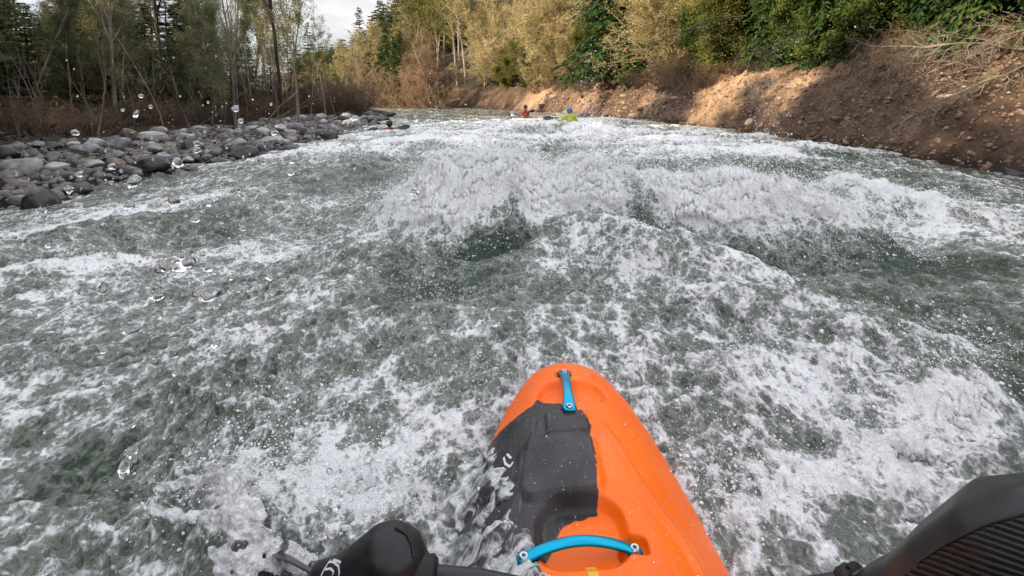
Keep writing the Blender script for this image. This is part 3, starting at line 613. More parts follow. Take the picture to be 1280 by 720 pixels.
for i in range(46):
    y = prng.uniform(9, 46); s = prng.uniform(.05, 1.9); x = sR_at(y) + s; r = prng.uniform(.10, .22) * (.6 + y * .03)
    put_stone(x, y, r, prng.choice([3, 7, 7, 6 if s < .5 else 3]), 'brown or dark rock half buried in the face of the right cut bank', 'rocks half buried in the cut bank', sq=(rg.uniform(.9, 1.5), 1, rg.uniform(.8, 1.2)), z=float(ground_z(x, y)) - r * .25, sink=.3, name='boulder')
for i in range(60):
    y = prng.uniform(22, 50); put(prng.choice(['shrub', 'redshrub']), sR_at(y) + prng.uniform(1.7, 2.9), y, prng.uniform(.6, 1.5), 'brown twig shrub hanging over the lip of the far right bank', cat='shrub', group='brown shrubs on the far right lip', wide=1.4, lean=(0, -.4))
def pebbles(name, P, rad, mt, seed, label, cat, flat=.65):
    bm = bmesh.new(); bmesh.ops.create_icosphere(bm, subdivisions=2, radius=1); bv = np.array([v.co for v in bm.verts]); bf = np.array([[v.index for v in f.verts] for f in bm.faces]); bm.free()
    rg_ = np.random.default_rng(seed); n = len(P); k = len(bv)
    jit = 1 + .22 * rg_.normal(size=(16, k, 1)); base = bv[None] * np.clip(jit, .7, 1.3)
    a = rg_.random(n) * 6.28; sc_ = np.stack([rg_.uniform(.8, 1.4, n), rg_.uniform(.7, 1.1, n), rg_.uniform(.5, .9, n) * flat / .65], -1) * rad[:, None]
    V = base[rg_.integers(0, 16, n)] * sc_[:, None, :]; c, s = np.cos(a)[:, None], np.sin(a)[:, None]
    V = np.stack([V[..., 0] * c - V[..., 1] * s, V[..., 0] * s + V[..., 1] * c, V[..., 2]], -1) + P[:, None, :]
    F = (bf[None] + (np.arange(n) * k)[:, None, None]).reshape(-1, 3)
    tag(link(name, mesh_np(name, V.reshape(-1, 3), F, 3, mt)), label, cat, kind='stuff')
rng = np.random.default_rng(4)
n = 5200; y = 3.5 + 28 * rng.random(n) ** 1.3; s = rng.uniform(-.4, 3.5, n); x = np.interp(y, YL, XLv) - s
pebbles('gravel', np.stack([x, y, ground_z(x, y, False) + .01], -1), rng.gamma(2.5, .014, n) + .012, M['gravel'], 3, 'small grey pebbles filling the gaps between the cobbles of the left bar', 'gravel')
n = 6500; y = 5 + 40 * rng.random(n) ** 1.5; x = np.interp(y, YR, XRv) + rng.uniform(.0, 2.4, n)
pebbles('bank_gravel', np.stack([x, y, ground_z(x, y)], -1), rng.gamma(1.3, .010, n) + .006 + .0009 * y, M['bank_stone'], 5, 'loose stones and clods stuck in the red brown cut bank', 'gravel', flat=.9)

for v in PROTO.values():
    for o in v:
        if o.name not in USED:
            for c in list(o.children): bpy.data.objects.remove(c)
            bpy.data.objects.remove(o)

# ------------------------------------------------------------------ water
def base_level(y): return .05 + .19 * (1 - sstep(2.4, 4.2, y))
class Blob:
    """soft ellipse on the water; centre and half axes are found once as world points"""
    def __init__(s, px, py, rx, ry, amp, ang=0, z=None):
        if z is None:
            z = .22 if py > 430 else (.12 if py > 330 else .05)
        a = R(ang); c = onz(px, py, z)[:2]
        e1 = onz(px + rx * math.cos(a), max(py - rx * math.sin(a), 128), z)[:2] - c; e1b = onz(px - rx * math.cos(a), max(py + rx * math.sin(a), 128), z)[:2] - c
        e2 = onz(px + ry * math.sin(a), py + ry * math.cos(a), z)[:2] - c; e2b = onz(px - ry * math.sin(a), max(py - ry * math.cos(a), 128), z)[:2] - c
        e1 = (e1 - e1b) / 2; e2 = (e2 - e2b) / 2
        s.c = c; s.J = np.linalg.inv(np.stack([e1, e2], 1)); s.amp = amp; s.A = np.stack([e1, e2], 1)
    def q2(s, x, y):
        dx = x - s.c[0]; dy = y - s.c[1]
        return (s.J[0, 0] * dx + s.J[0, 1] * dy) ** 2 + (s.J[1, 0] * dx + s.J[1, 1] * dy) ** 2
    def __call__(s, x, y, p=1.0):
        return s.amp * np.exp(-np.minimum(s.q2(x, y), 40) ** p)
# foam density: where the photograph's river is white (+) or dark green (-)
FO = [Blob(*a) for a in [
    (1160, 285, 30, 14, .9, -30), (1200, 232, 80, 14, .9, -8), (1100, 222, 60, 8, .6), (1230, 270, 60, 10, .5, -10),
    (615, 318, 46, 24, -3.4, 10, .2), (660, 340, 60, 14, -.5, 0), (785, 316, 60, 8, -2.2, -26), (865, 344, 60, 8, -2.4, -10), (960, 352, 70, 8, -2.0, 0),
    (1165, 335, 95, 27, -2.6, -8), (1230, 350, 70, 20, -1.6), (1200, 430, 110, 40, -1.3, -20), (1090, 355, 50, 14, -.6), (1260, 500, 40, 50, -1.0),
    (530, 400, 60, 42, -1.4), (480, 390, 40, 20, -.4), (730, 395, 45, 18, -.5), (600, 480, 45, 35, -.9), (440, 430, 60, 14, -.3),
    (250, 300, 70, 18, -1.1, 15), (100, 330, 60, 14, -.8, 20), (160, 350, 120, 10, .8, 14), (60, 320, 90, 16, 1.0, 22), (250, 258, 110, 12, 1.2, 12), (330, 250, 60, 12, .7, 0),
    (60, 370, 90, 9, 1.0, 14), (90, 290, 80, 10, .8, 12), (200, 245, 140, 8, .6, 16), (30, 410, 80, 10, .5, 10),
    (90, 470, 130, 30, -1.0, 4), (110, 590, 110, 60, -1.1, 0), (60, 500, 60, 8, .6, 8), (100, 545, 60, 10, .8, 8), (40, 670, 70, 30, .55), (180, 520, 50, 14, -.4), (60, 440, 80, 6, .4, 8),
    (350, 330, 70, 20, .35), (440, 320, 60, 16, .55), (340, 210, 120, 10, .6), (300, 380, 90, 30, -.25), (340, 445, 110, 12, .5, 0),
    (330, 490, 110, 40, .35), (400, 560, 110, 50, .55), (330, 640, 130, 60, .95), (480, 640, 110, 60, .85), (260, 560, 60, 20, .5), (560, 540, 60, 40, .5), (330, 585, 40, 10, -1.1), (345, 615, 50, 16, -.9),
    (700, 370, 100, 20, .3, -10), (760, 320, 60, 12, .8, -25), (800, 430, 100, 30, .45), (900, 400, 110, 26, .5), (960, 520, 140, 60, .55), (1050, 460, 90, 30, .45, 10), (1130, 560, 110, 50, .6), (900, 620, 80, 60, .75),
    (1230, 570, 70, 30, 1.4), (1150, 620, 80, 30, 1.0), (1000, 650, 90, 50, .8), (1200, 480, 50, 20, .8), (1020, 400, 60, 20, -.6), (870, 470, 60, 14, -.4), (850, 540, 40, 20, -.5), (1060, 560, 50, 14, -.5), (1190, 530, 50, 16, -.4), (1000, 590, 40, 12, -.5),
    (430, 190, 120, 8, .5), (550, 180, 90, 7, .5), (260, 225, 120, 6, .5), (690, 178, 120, 8, .5), (830, 180, 110, 10, .6), (880, 205, 120, 8, .8), (940, 190, 60, 5, .5), (670, 158, 40, 5, 1.1), (745, 156, 30, 6, 1.1), (850, 168, 60, 3, .4), (960, 175, 50, 3, .4), (750, 172, 60, 4, .5),
    (570, 170, 60, 3, .5), (610, 158, 70, 3, .4), (480, 185, 60, 5, .5), (1010, 210, 70, 6, .6), (1040, 195, 60, 3, .5),
    (1000, 178, 60, 5, -.8), (950, 215, 60, 5, -.9), (1080, 200, 80, 5, -.8), (1180, 225, 60, 4, -.5), (790, 200, 60, 5, -.5), (600, 145, 90, 4, -1.0), (520, 150, 60, 5, -.8), (900, 166, 70, 4, -.6), (800, 158, 50, 3, -.7), (450, 220, 70, 8, -.7), (400, 230, 60, 8, -.5), (350, 180, 100, 5, -.2), (530, 210, 50, 6, -.4)]]
# wave heights (m)
HB = [Blob(*a) for a in [
    (790, 325, 120, 20, .26, -18, .3), (700, 300, 60, 18, .20, 10, .3), (900, 368, 110, 14, .12, -8, .25),
    (620, 330, 70, 14, -.14, 0, .1), (860, 352, 110, 10, -.16, -4, .05), (1000, 360, 60, 12, -.08, -4, .05),
    (1200, 226, 90, 8, .18, -8, .2), (1130, 320, 110, 26, -.10, -6, .0), (1210, 290, 60, 10, .12, -10, .15),
    (160, 285, 160, 14, .24, 14, .25), (320, 250, 80, 12, .16, 4, .2), (260, 310, 90, 16, -.05, 14, .1), (60, 355, 110, 10, .12, 14, .2),
    (440, 318, 80, 16, .18, 0, .3), (480, 400, 90, 30, .06, 0, .25), (560, 380, 60, 20, -.08, 0, .2), (720, 400, 90, 24, .07, 0, .3),
    (940, 400, 130, 20, .10, -8, .3), (1100, 430, 90, 24, .12, -14, .35), (1210, 490, 80, 22, .14, -20, .38), (1240, 600, 70, 26, .06, 0, .3), (1180, 440, 90, 18, -.07, -20, .1),
    (330, 620, 140, 50, .05, 0, .25), (520, 690, 120, 40, .10, 0, .35), (560, 600, 60, 40, .05, 0, .3), (110, 600, 110, 50, -.05), (340, 450, 110, 16, .06, 4, .3),
    (850, 190, 110, 8, .18, 0, .2), (690, 178, 110, 7, .16, 0, .2), (540, 182, 90, 6, .14, 0, .2), (430, 200, 100, 7, .12, 0, .15), (740, 157, 40, 4, .30, 0, .3), (665, 157, 50, 4, .22, 0, .25), (900, 210, 120, 7, .14, 0, .15), (1020, 200, 70, 5, .10, 0, .1), (960, 232, 80, 5, -.08, 0, 0)]]
class Wave:
    """breaking standing wave: crest polyline (x, y, height), steep front toward the viewer, long back"""
    def __init__(s, pts, sf, sb, seed): s.p = np.array(pts); s.sf = sf; s.sb = sb; s.seed = seed
    def __call__(s, x, y):
        cy = np.interp(x, s.p[:, 0], s.p[:, 1]) + .16 * fbm(x * 1.1, x * 0 + s.seed, 3, s.seed); hh_ = np.interp(x, s.p[:, 0], s.p[:, 2]) * (1 + .22 * fbm(x * 1.3, y * .6 + 3, 3, s.seed + 5))
        d = y - cy; return np.maximum(hh_, 0) * np.where(d < 0, np.exp(-(np.abs(d) / s.sf) ** 2.2), np.exp(-(d / s.sb) ** 2))
WV = [Wave([(-1.35, 4.75, 0), (-1.0, 4.6, .32), (-.66, 4.45, .62), (-.28, 4.38, .74), (.1, 4.4, .70), (.45, 4.45, .52), (.75, 4.45, .32), (1.05, 4.4, .12), (1.4, 4.4, 0)], .66, .75, 3),
      Wave([(.35, 4.15, 0), (.7, 4.05, .34), (1.05, 3.98, .46), (1.45, 3.95, .52), (1.85, 3.92, .52), (2.2, 3.88, .46), (2.5, 3.8, .32), (2.75, 3.65, 0)], .44, .65, 23),
      Wave([(2.9, 5.6, 0), (3.4, 5.3, .30), (3.8, 4.9, .28), (4.3, 4.6, .12), (4.8, 4.5, 0)], .3, .6, 43)]
def river_dist(x, y):
    return np.minimum(x - np.interp(y, YL, XLv), np.interp(y, YR, XRv) - x)
def water_fields(x, y):
    rd = river_dist(x, y); edge = sstep(-.3, 1.6, rd); far = 1 - .55 * sstep(10, 40, y)
    wx = x + .35 * fbm(x * .7, y * .7, 3, 101); wy = y + .45 * fbm(x * .7 + 5, y * .7, 3, 111)
    h = base_level(y) * edge
    fd = np.zeros_like(x)
    for b_ in HB: h = h + b_(x, y)
    wh = 0
    for i_, b_ in enumerate(WV):
        q_ = b_(x, y); h = h + q_; wh = wh + q_
        if i_ < 2:
            cyw = np.interp(x, b_.p[:, 0], b_.p[:, 1]); on = sstep(b_.p[0, 0], b_.p[0, 0] + .5, x) * (1 - sstep(b_.p[-1, 0] - .3, b_.p[-1, 0] + .2, x)); dn = y - cyw
            tr = on * np.exp(-((dn + (.98 if i_ == 0 else .66)) / (.16 if i_ == 0 else .15)) ** 2) * (1 + .5 * fbm(x * 2, y * 2, 3, 77))
            fd = fd - (1.0 if i_ == 0 else 1.9) * tr * (1 - .7 * sstep(1.5, 2.0, x)); h = h - .05 * tr
        fd = fd + 2.0 * sstep(.10, .32, q_ * (1 + .6 * fbm(x * 3, y * 3, 4, 501))) * (1 if i_ < 2 else .8)
    for b_ in FO: fd = fd + b_(x, y)
    gxx = np.where(x < 0, -.7 * x, 1.0 * x) + .25 * np.exp(-(x / .5) ** 2)
    sn = wy + gxx; st1 = ridged(sn * 3.4, wx * .9, 4, 401, .6); st2 = ridged(sn * 9.5 + .6 * st1, wx * 3.2, 3, 411, .6)
    chop = .085 * fbm(wx * .55, wy * .9, 3, 201) * (1 + 1.5 * sstep(6, 11, y)) + .055 * (ridged(wx * 1.3, wy * 1.9, 3, 211) - .35) * (1 + 1.5 * sstep(6, 11, y))
    r_a = ridged(wx * 2.9, wy * 3.9, 4, 221, .55); r_b = ridged(wx * 7.5 + r_a, wy * 9.5, 3, 225, .55)
    mid = .050 * np.maximum(r_a - .2, 0) ** 1.6 + .016 * (r_b - .3) + .008 * fbm(wx * 15, wy * 18, 3, 231)
    chopm = (.35 + .65 * edge) * far
    bowmask = 1 - .75 * np.exp(-(((x - .15) / .45) ** 2 + ((y - 1.1) / .7) ** 2))
    h = h + chop * chopm * bowmask + mid * chopm
    # lacy foam
    l1 = ridged(wx * 2.1 + .5 * fbm(wx * 3, wy * 3, 3, 301), wy * 1.5, 4, 311, .62)
    l2 = ridged(wx * 7 + .3 * l1, wy * 5.2, 4, 321, .6)
    soft = fbm(wx * 1.4, wy * 1.0, 4, 331)
    capf = sstep(.02, .12, chop) * .5 * sstep(5, 9, y) * (1 - .5 * sstep(25, 45, y))
    dens = .46 - .20 * sstep(4.5, 9, y) - .30 * sstep(4.9, 5.6, y) * (1 - sstep(7.5, 10, y)) + fd * np.where(fd > 1.2, .62, .46) + soft * .45 + capf - .25 * sstep(30, 45, y)
    f = dens + .30 * (l1 - .45) + .26 * (l2 - .45) + .38 * (st1 - .45) + .20 * (st2 - .45)
    f = f + .22 * (r_a - .45) + .16 * (r_b - .45)
    fo = sstep(.50, .92, f); 
    lum = sstep(.9, 1.6, dens)
    yy = y + h * 1.3
    lumps = lum * (.10 * np.maximum(fbm(x * 2.6, yy * 2.2, 5, 341, .64), -.2) + .040 * np.abs(fbm(x * 8, yy * 8, 5, 345, .75))) + .014 * fo * np.abs(fbm(x * 17, yy * 19, 3, 351, .6)) + .010 * fo
    h = h + lumps + .03 * (st1 - .4) * chopm + .012 * (st2 - .4) * chopm
    return h, f, np.clip(dens, 0, 2)
nd = 760
ang = np.concatenate([np.linspace(-180, -58, 60)[:-1], np.linspace(-58, 58, 1060), np.linspace(58, 180, 60)[1:-1]])
rad = np.concatenate([np.geomspace(.28, 12, 800), np.geomspace(12, 110, 300)[1:]])
A_, Rr = np.meshgrid(np.radians(ang), rad); WX = (np.sin(A_) * Rr).astype(np.float64); WY = (np.cos(A_) * Rr).astype(np.float64)
hh, ff, dd = water_fields(WX, WY)
# choppier crests: push foam lips toward the viewer where the face is steep (waves break upstream)
gy_ = np.gradient(hh, axis=0) / np.gradient(Rr, axis=0)
push = -np.clip(gy_, -.6, 1.0) * .06 * sstep(1.0, 1.7, dd)
WXp = WX + np.sin(A_) * push; WYp = WY + np.cos(A_) * push
na_, nr_ = len(ang), len(rad)
idx = np.arange(na_ * nr_).reshape(nr_, na_); idx2 = np.concatenate([idx, idx[:, :1]], 1)
F = np.stack([idx2[:-1, :-1], idx2[1:, :-1], idx2[1:, 1:], idx2[:-1, 1:]], -1).reshape(-1, 4)[:, ::-1]
V = np.stack([WXp, WYp, hh], -1).reshape(-1, 3)
ctr = len(V); V = np.concatenate([V, [[0, 0, float(hh[0].mean())]]])
Ft = np.stack([idx2[0, 1:], idx2[0, :-1], np.full(na_, ctr)], -1)
m, g, b = mat('river water', rough=.06, spec=.5)
tc = N(g, 'ShaderNodeTexCoord'); mp = N(g, 'ShaderNodeMapping'); mp.inputs['Scale'].default_value = (1, .7, 1); L(g, tc.outputs['Object'], mp.inputs[0])
fa = N(g, 'ShaderNodeAttribute', attribute_name='foam'); da = N(g, 'ShaderNodeAttribute', attribute_name='dens')
def nz(scale, detail=6, rough=.6, dist=0., typ=None, src=mp):
    n = N(g, 'ShaderNodeTexNoise'); n.inputs['Scale'].default_value = scale; n.inputs['Detail'].default_value = detail; n.inputs['Roughness'].default_value = rough; n.inputs['Distortion'].default_value = dist
    L(g, src.outputs[0], n.inputs[0]); return n.outputs[0]
def mth(op, a, bb, c=None):
    n = N(g, 'ShaderNodeMath', operation=op)
    for i, v in enumerate((a, bb, c)):
        if v is None: continue
        if isinstance(v, (int, float)): n.inputs[i].default_value = v
        else: L(g, v, n.inputs[i])
    return n.outputs[0]
def ramp(v, a, bb):
    n = N(g, 'ShaderNodeMapRange', interpolation_type='SMOOTHSTEP'); L(g, v, n.inputs[0]); n.inputs[1].default_value = a; n.inputs[2].default_value = bb; return n.outputs[0]
fine = nz(22, 9, .68, .8); grain = nz(95, 5, .7); mid_ = nz(6, 7, .62, 1.2)
def web(scale, wd, seed):
    dn = N(g, 'ShaderNodeTexNoise'); dn.inputs['Scale'].default_value = scale * .55; dn.inputs['Detail'].default_value = 7; dn.inputs['Roughness'].default_value = .62; L(g, mp.outputs[0], dn.inputs[0])
    sc3 = N(g, 'ShaderNodeVectorMath', operation='SCALE'); L(g, dn.outputs['Color'], sc3.inputs[0]); sc3.inputs['Scale'].default_value = 2.1 / scale
    av = N(g, 'ShaderNodeVectorMath', operation='ADD'); L(g, mp.outputs[0], av.inputs[0]); L(g, sc3.outputs[0], av.inputs[1])
    v = N(g, 'ShaderNodeTexVoronoi', feature='DISTANCE_TO_EDGE'); v.inputs['Scale'].default_value = scale; L(g, av.outputs[0], v.inputs['Vector'])
    r = N(g, 'ShaderNodeMapRange', interpolation_type='SMOOTHSTEP'); L(g, v.outputs['Distance'], r.inputs[0]); r.inputs[1].default_value = 0; r.inputs[2].default_value = wd; r.inputs[3].default_value = 1; r.inputs[4].default_value = 0; return r.outputs[0]
w1_, w2_, w3_ = web(4.5, .22, 1), web(13, .24, 2), web(34, .3, 3)
webs = mth('ADD', mth('ADD', mth('MULTIPLY', w1_, .34), mth('MULTIPLY', w2_, .34)), mth('SUBTRACT', mth('MULTIPLY', w3_, .26), .32))
f1 = mth('MULTIPLY_ADD', fine, 1.7, mth('SUBTRACT', fa.outputs['Fac'], .85))
f2 = mth('MULTIPLY_ADD', grain, 1.3, mth('SUBTRACT', f1, .65))
f3 = mth('MULTIPLY_ADD', mid_, .9, mth('SUBTRACT', f2, .45))
f4 = mth('ADD', f3, webs)
white = ramp(f4, .66, 1.30)
milky = ramp(f4, .04, .98)
cd = N(g, 'ShaderNodeMix', data_type='RGBA'); L(g, milky, cd.inputs[0]); cd.inputs[6].default_value = (.018, .042, .021, 1); cd.inputs[7].default_value = (.225, .250, .208, 1)
cw = N(g, 'ShaderNodeMix', data_type='RGBA'); L(g, white, cw.inputs[0]); L(g, cd.outputs[2], cw.inputs[6]); cw.inputs[7].default_value = (.88, .885, .885, 1)
L(g, cw.outputs[2], b.inputs['Base Color'])
ro = N(g, 'ShaderNodeMapRange'); L(g, white, ro.inputs[0]); ro.inputs[3].default_value = .06; ro.inputs[4].default_value = .34; L(g, ro.outputs[0], b.inputs['Roughness'])
rip = nz(9, 6, .6, .6)
bp1 = N(g, 'ShaderNodeBump'); bp1.inputs['Distance'].default_value = .05; bp1.inputs['Strength'].default_value = .55; L(g, rip, bp1.inputs['Height'])
bp2 = N(g, 'ShaderNodeBump'); bp2.inputs['Distance'].default_value = .018; bp2.inputs['Strength'].default_value = .8; L(g, mth('ADD', fine, mth('ADD', mth('MULTIPLY', white, .3), mth('MULTIPLY', webs, .7))), bp2.inputs['Height']); L(g, bp1.outputs[0], bp2.inputs['Normal'])
bp3 = N(g, 'ShaderNodeBump'); bp3.inputs['Distance'].default_value = .006; bp3.inputs['Strength'].default_value = .7; L(g, grain, bp3.inputs['Height']); L(g, bp2.outputs[0], bp3.inputs['Normal'])
L(g, bp3.outputs[0], b.inputs['Normal'])
M['water'] = m
me = bpy.data.meshes.new('water')
loops = np.concatenate([F.ravel(), Ft.ravel()]).astype(np.int32); ls = np.concatenate([np.arange(len(F)) * 4, len(F) * 4 + np.arange(len(Ft)) * 3]).astype(np.int32)
me.vertices.add(len(V)); me.vertices.foreach_set('co', V.astype(np.float32).ravel()); me.loops.add(len(loops)); me.loops.foreach_set('vertex_index', loops)
me.polygons.add(len(ls)); me.polygons.foreach_set('loop_start', ls); me.update(calc_edges=True); me.polygons.foreach_set('use_smooth', np.ones(len(ls), dtype=bool)); me.materials.append(m)
attr(me, 'foam', np.append(ff.ravel(), .5)); attr(me, 'dens', np.append(dd.ravel(), .5))
tag(link('water', me), kind='structure')

# ------------------------------------------------------------------ spray and drops
m, g2, b2 = mat('aerated spray', (.86, .87, .88), rough=.25, spec=.5); M['spray'] = m
m, g2, b2 = mat('clear water drop', (.97, .99, .99), rough=.02, trans=1.0); b2.inputs['IOR'].default_value = 1.33; M['drop'] = m
m, g2, b2 = mat('frothy splash', (.96, .98, .98), rough=.04, spec=.5, trans=.9); b2.inputs['IOR'].default_value = 1.33
tcs = N(g2, 'ShaderNodeTexCoord'); ns = N(g2, 'ShaderNodeTexNoise'); ns.inputs['Scale'].default_value = 70; ns.inputs['Detail'].default_value = 5; L(g2, tcs.outputs['Object'], ns.inputs[0])
bs = N(g2, 'ShaderNodeBump'); bs.inputs['Distance'].default_value = .004; bs.inputs['Strength'].default_value = .8; L(g2, ns.outputs[0], bs.inputs['Height']); L(g2, bs.outputs[0], b2.inputs['Normal'])
nf = N(g2, 'ShaderNodeTexNoise'); nf.inputs['Scale'].default_value = 120; nf.inputs['Detail'].default_value = 6; L(g2, tcs.outputs['Object'], nf.inputs[0])
mf = N(g2, 'ShaderNodeMapRange'); L(g2, nf.outputs[0], mf.inputs[0]); mf.inputs[1].default_value = .46; mf.inputs[2].default_value = .62; mf.inputs[3].default_value = .95; mf.inputs[4].default_value = .25; L(g2, mf.outputs[0], b2.inputs['Transmission Weight'])
M['splash'] = m
rng = np.random.default_rng(21)
def spray_cloud(blob, n, up, r0, back=0.):
    q = rng.normal(size=(n, 2)) * .62; p = blob.c + q @ blob.A.T
    h_, _, _ = water_fields(p[:, 0], p[:, 1])
    z = h_ + np.abs(rng.normal(size=n)) ** 1.5 * up - .004
    r = r0 * .48 * rng.gamma(1.6, .45, n) + .0006
    return np.stack([p[:, 0], p[:, 1] - back * z, z], -1), r
PS_, RS_ = [], []
def wave_spray(wv, x0, x1, n, up, fwd, r0):
    x = rng.uniform(x0, x1, n); cy = np.interp(x, wv.p[:, 0], wv.p[:, 1]); y = cy + rng.normal(size=n) * .20 - fwd * rng.random(n) ** 1.6
    h_, _, _ = water_fields(x, y); burst = np.maximum(0, fbm(x * 4, x * 0 + 7, 4, 900 + n % 7)) * 3 + .25
    z = h_ + np.abs(rng.normal(size=n)) ** 1.7 * up * burst - .01
    PS_.append(np.stack([x, y, z], -1)); RS_.append(r0 * rng.gamma(1.3, .5, n) + .0006)
wave_spray(WV[0], -1.3, 1.0, 42000, .17, .7, .0017); wave_spray(WV[1], .4, 2.75, 38000, .14, .5, .0017); wave_spray(WV[2], 3.0, 4.6, 8000, .09, .4, .0024)
def burst(x, y, z, sx, sz, n, r0):
    # a torn puff of spray thrown off a crest: strings of drops fanning up and out
    k = 26; a_ = rng.normal(size=(k, 3)) * [sx, sx * .5, sz]; a_[:, 2] = np.abs(a_[:, 2]); w_ = rng.integers(0, k, n); f_ = rng.random(n) ** .8
    P_ = np.array([x, y, z]) + a_[w_] * f_[:, None] + rng.normal(size=(n, 3)) * (.012 + .03 * f_[:, None]) - [0, 0, .05]
    PS_.append(P_); RS_.append(r0 * rng.gamma(1.3, .5, n) + .0006)
for bx, by, bz, bs_x, bs_z in [(-.95, 4.5, .36, .12, .10), (-.62, 4.4, .58, .14, .12), (-.30, 4.3, .74, .16, .13), (.05, 4.3, .74, .16, .12), (.38, 4.35, .6, .12, .08), (-.8, 4.2, .35, .16, .10), (.75, 4.0, .42, .12, .07), (1.15, 3.95, .54, .16, .09), (1.6, 3.9, .58, .18, .09), (2.05, 3.85, .54, .16, .09), (2.4, 3.75, .42, .14, .08), (3.4, 5.2, .34, .16, .08)]:
    burst(bx, by, bz, bs_x, bs_z, 2600, .0018)
for a, n, up, r0 in [
    ((380, 300, 90, 30, 1, 0, .2), 1600, .10, .0016), ((530, 400, 70, 45, 1), 900, .10, .0014), ((300, 255, 120, 14, 1, 8), 1500, .05, .0025),
    ((400, 560, 160, 70, 1), 1600, .04, .0012), ((330, 640, 120, 60, 1), 1800, .03, .0012), ((480, 650, 110, 50, 1), 1500, .03, .0012), ((600, 500, 60, 50, 1), 500, .03, .0012),
    ((960, 500, 150, 70, 1), 1800, .04, .0013), ((900, 640, 90, 70, 1), 1500, .03, .0012), ((1120, 560, 110, 60, 1), 1500, .04, .0014), ((1200, 480, 70, 40, 1), 1000, .06, .0015), ((760, 390, 120, 40, 1), 900, .03, .0014),
    ((745, 158, 36, 7, 1, 0, .2), 1200, .12, .008), ((665, 158, 40, 5, 1, 0, .2), 500, .05, .007), ((880, 200, 130, 10, 1), 1500, .05, .004), ((600, 178, 200, 10, 1), 1500, .05, .004), ((150, 290, 150, 14, 1, 14), 1500, .05, .003)]:
    P_, r_ = spray_cloud(Blob(*a), n, up, r0 * 2); PS_.append(P_); RS_.append(r_)
n = 110; px = rng.normal(300, 110, n); py = rng.uniform(70, 230, n); t = rng.uniform(.9, 2.6, n)
PS_.append(np.array([att(a, b_, c) for a, b_, c in zip(px, py, t)])); RS_.append(rng.gamma(1.5, .0003, n) * t + .0004)
P_ = np.concatenate(PS_); r_ = np.concatenate(RS_)
bm = bmesh.new(); bmesh.ops.create_icosphere(bm, subdivisions=1, radius=1); bv = np.array([v.co for v in bm.verts]); bf = np.array([[v.index for v in f.verts] for f in bm.faces]); bm.free()
V = bv[None] * (r_[:, None, None] * rng.uniform(.6, 1.7, (len(r_), 1, 3))) + P_[:, None]; F = (bf[None] + (np.arange(len(P_)) * len(bv))[:, None, None]).reshape(-1, 3)
tag(link('spray', mesh_np('spray', V.reshape(-1, 3), F, 3, M['spray'])), 'fine white spray and froth droplets thrown up by the breaking waves', 'spray', kind='stuff')
# clear droplets thrown up close in front of the viewer, left of centre
n = 1500; px = rng.normal(255, 110, n); py = rng.normal(350, 90, n); t = rng.uniform(.9, 2.4, n); px[1100:] = rng.normal(540, 40, 400); py[1100:] = rng.normal(395, 36, 400)
P_ = np.array([att(a, b_, c) for a, b_, c in zip(px, np.clip(py, 120, 700), t)]); r_ = rng.gamma(1.5, .0007, n) * t + .0006
V = bv[None] * (r_[:, None, None] * rng.uniform(.7, 1.5, (n, 1, 3))) + P_[:, None]; F = (bf[None] + (np.arange(n) * len(bv))[:, None, None]).reshape(-1, 3)
tag(link('droplets', mesh_np('droplets', V.reshape(-1, 3), F, 3, M['drop'])), 'small clear droplets scattered in the air left of the kayak', 'droplets', kind='stuff')
# larger clear drops, each its own
dm = []
for s in range(5):
    bm = bmesh.new(); bmesh.ops.create_icosphere(bm, subdivisions=3, radius=1)
    for v in bm.verts: v.co *= 1 + .42 * mn.noise(v.co * 1.2 + Vector((s * 9, 2, 1))) + .12 * mn.noise(v.co * 3 + Vector((s * 5, 7, 1)))
    dm.append(from_bm(bm, 'water_drop', M['drop']))
dr = random.Random(3)
big = [(168, 226, 8, 1.1), (218, 250, 7, 1.0), (233, 326, 11, .9), (258, 366, 11, .9), (205, 332, 11, .95), (246, 187, 4, 1.3), (222, 203, 6, 1.2), (294, 136, 4, 1.1), (301, 151, 3, 1.1), (163, 409, 9, .8), (220, 431, 7, .8), (160, 530, 6, .75), (160, 580, 9, .75), (186, 527, 5, .75), (233, 564, 5, .8), (282, 438, 6, .85), (197, 367, 7, .9), (170, 143, 3, 1.4), (130, 360, 5, 1), (281, 580, 5, .8), (164, 564, 5, .75), (224, 580, 4, .8), (640, 142, 3, 1.4), (520, 147, 4, 1.4), (443, 148, 4, 1.4), (366, 200, 4, 1.3), (363, 215, 4, 1.3)]
for i in range(120):
    if i < len(big): px, py, rp, t = big[i]
    else: px, py, rp, t = dr.gauss(250, 85), min(690, max(60, dr.gauss(360, 95))), dr.uniform(1.6, 4.6), dr.uniform(.7, 1.3)
    o = link('water_drop', dm[i % 5]); p = att(px, py, t); o.location = p; r = rp / 640 * t
    o.scale = (r * dr.uniform(.7, 1.3), r * dr.uniform(.8, 1.2), r * dr.uniform(.75, 1.6)); o.rotation_euler = (dr.random() * 6, dr.random() * 6, dr.random() * 6)
    if i == 0: tag(o, 'bright clear drop hanging in the air before the cobbles above the left foam streak', 'water drop', 'water drops in the air')
    else: tag(o, 'clear water drop flying in the air left of the kayak', 'water drop', 'water drops in the air')

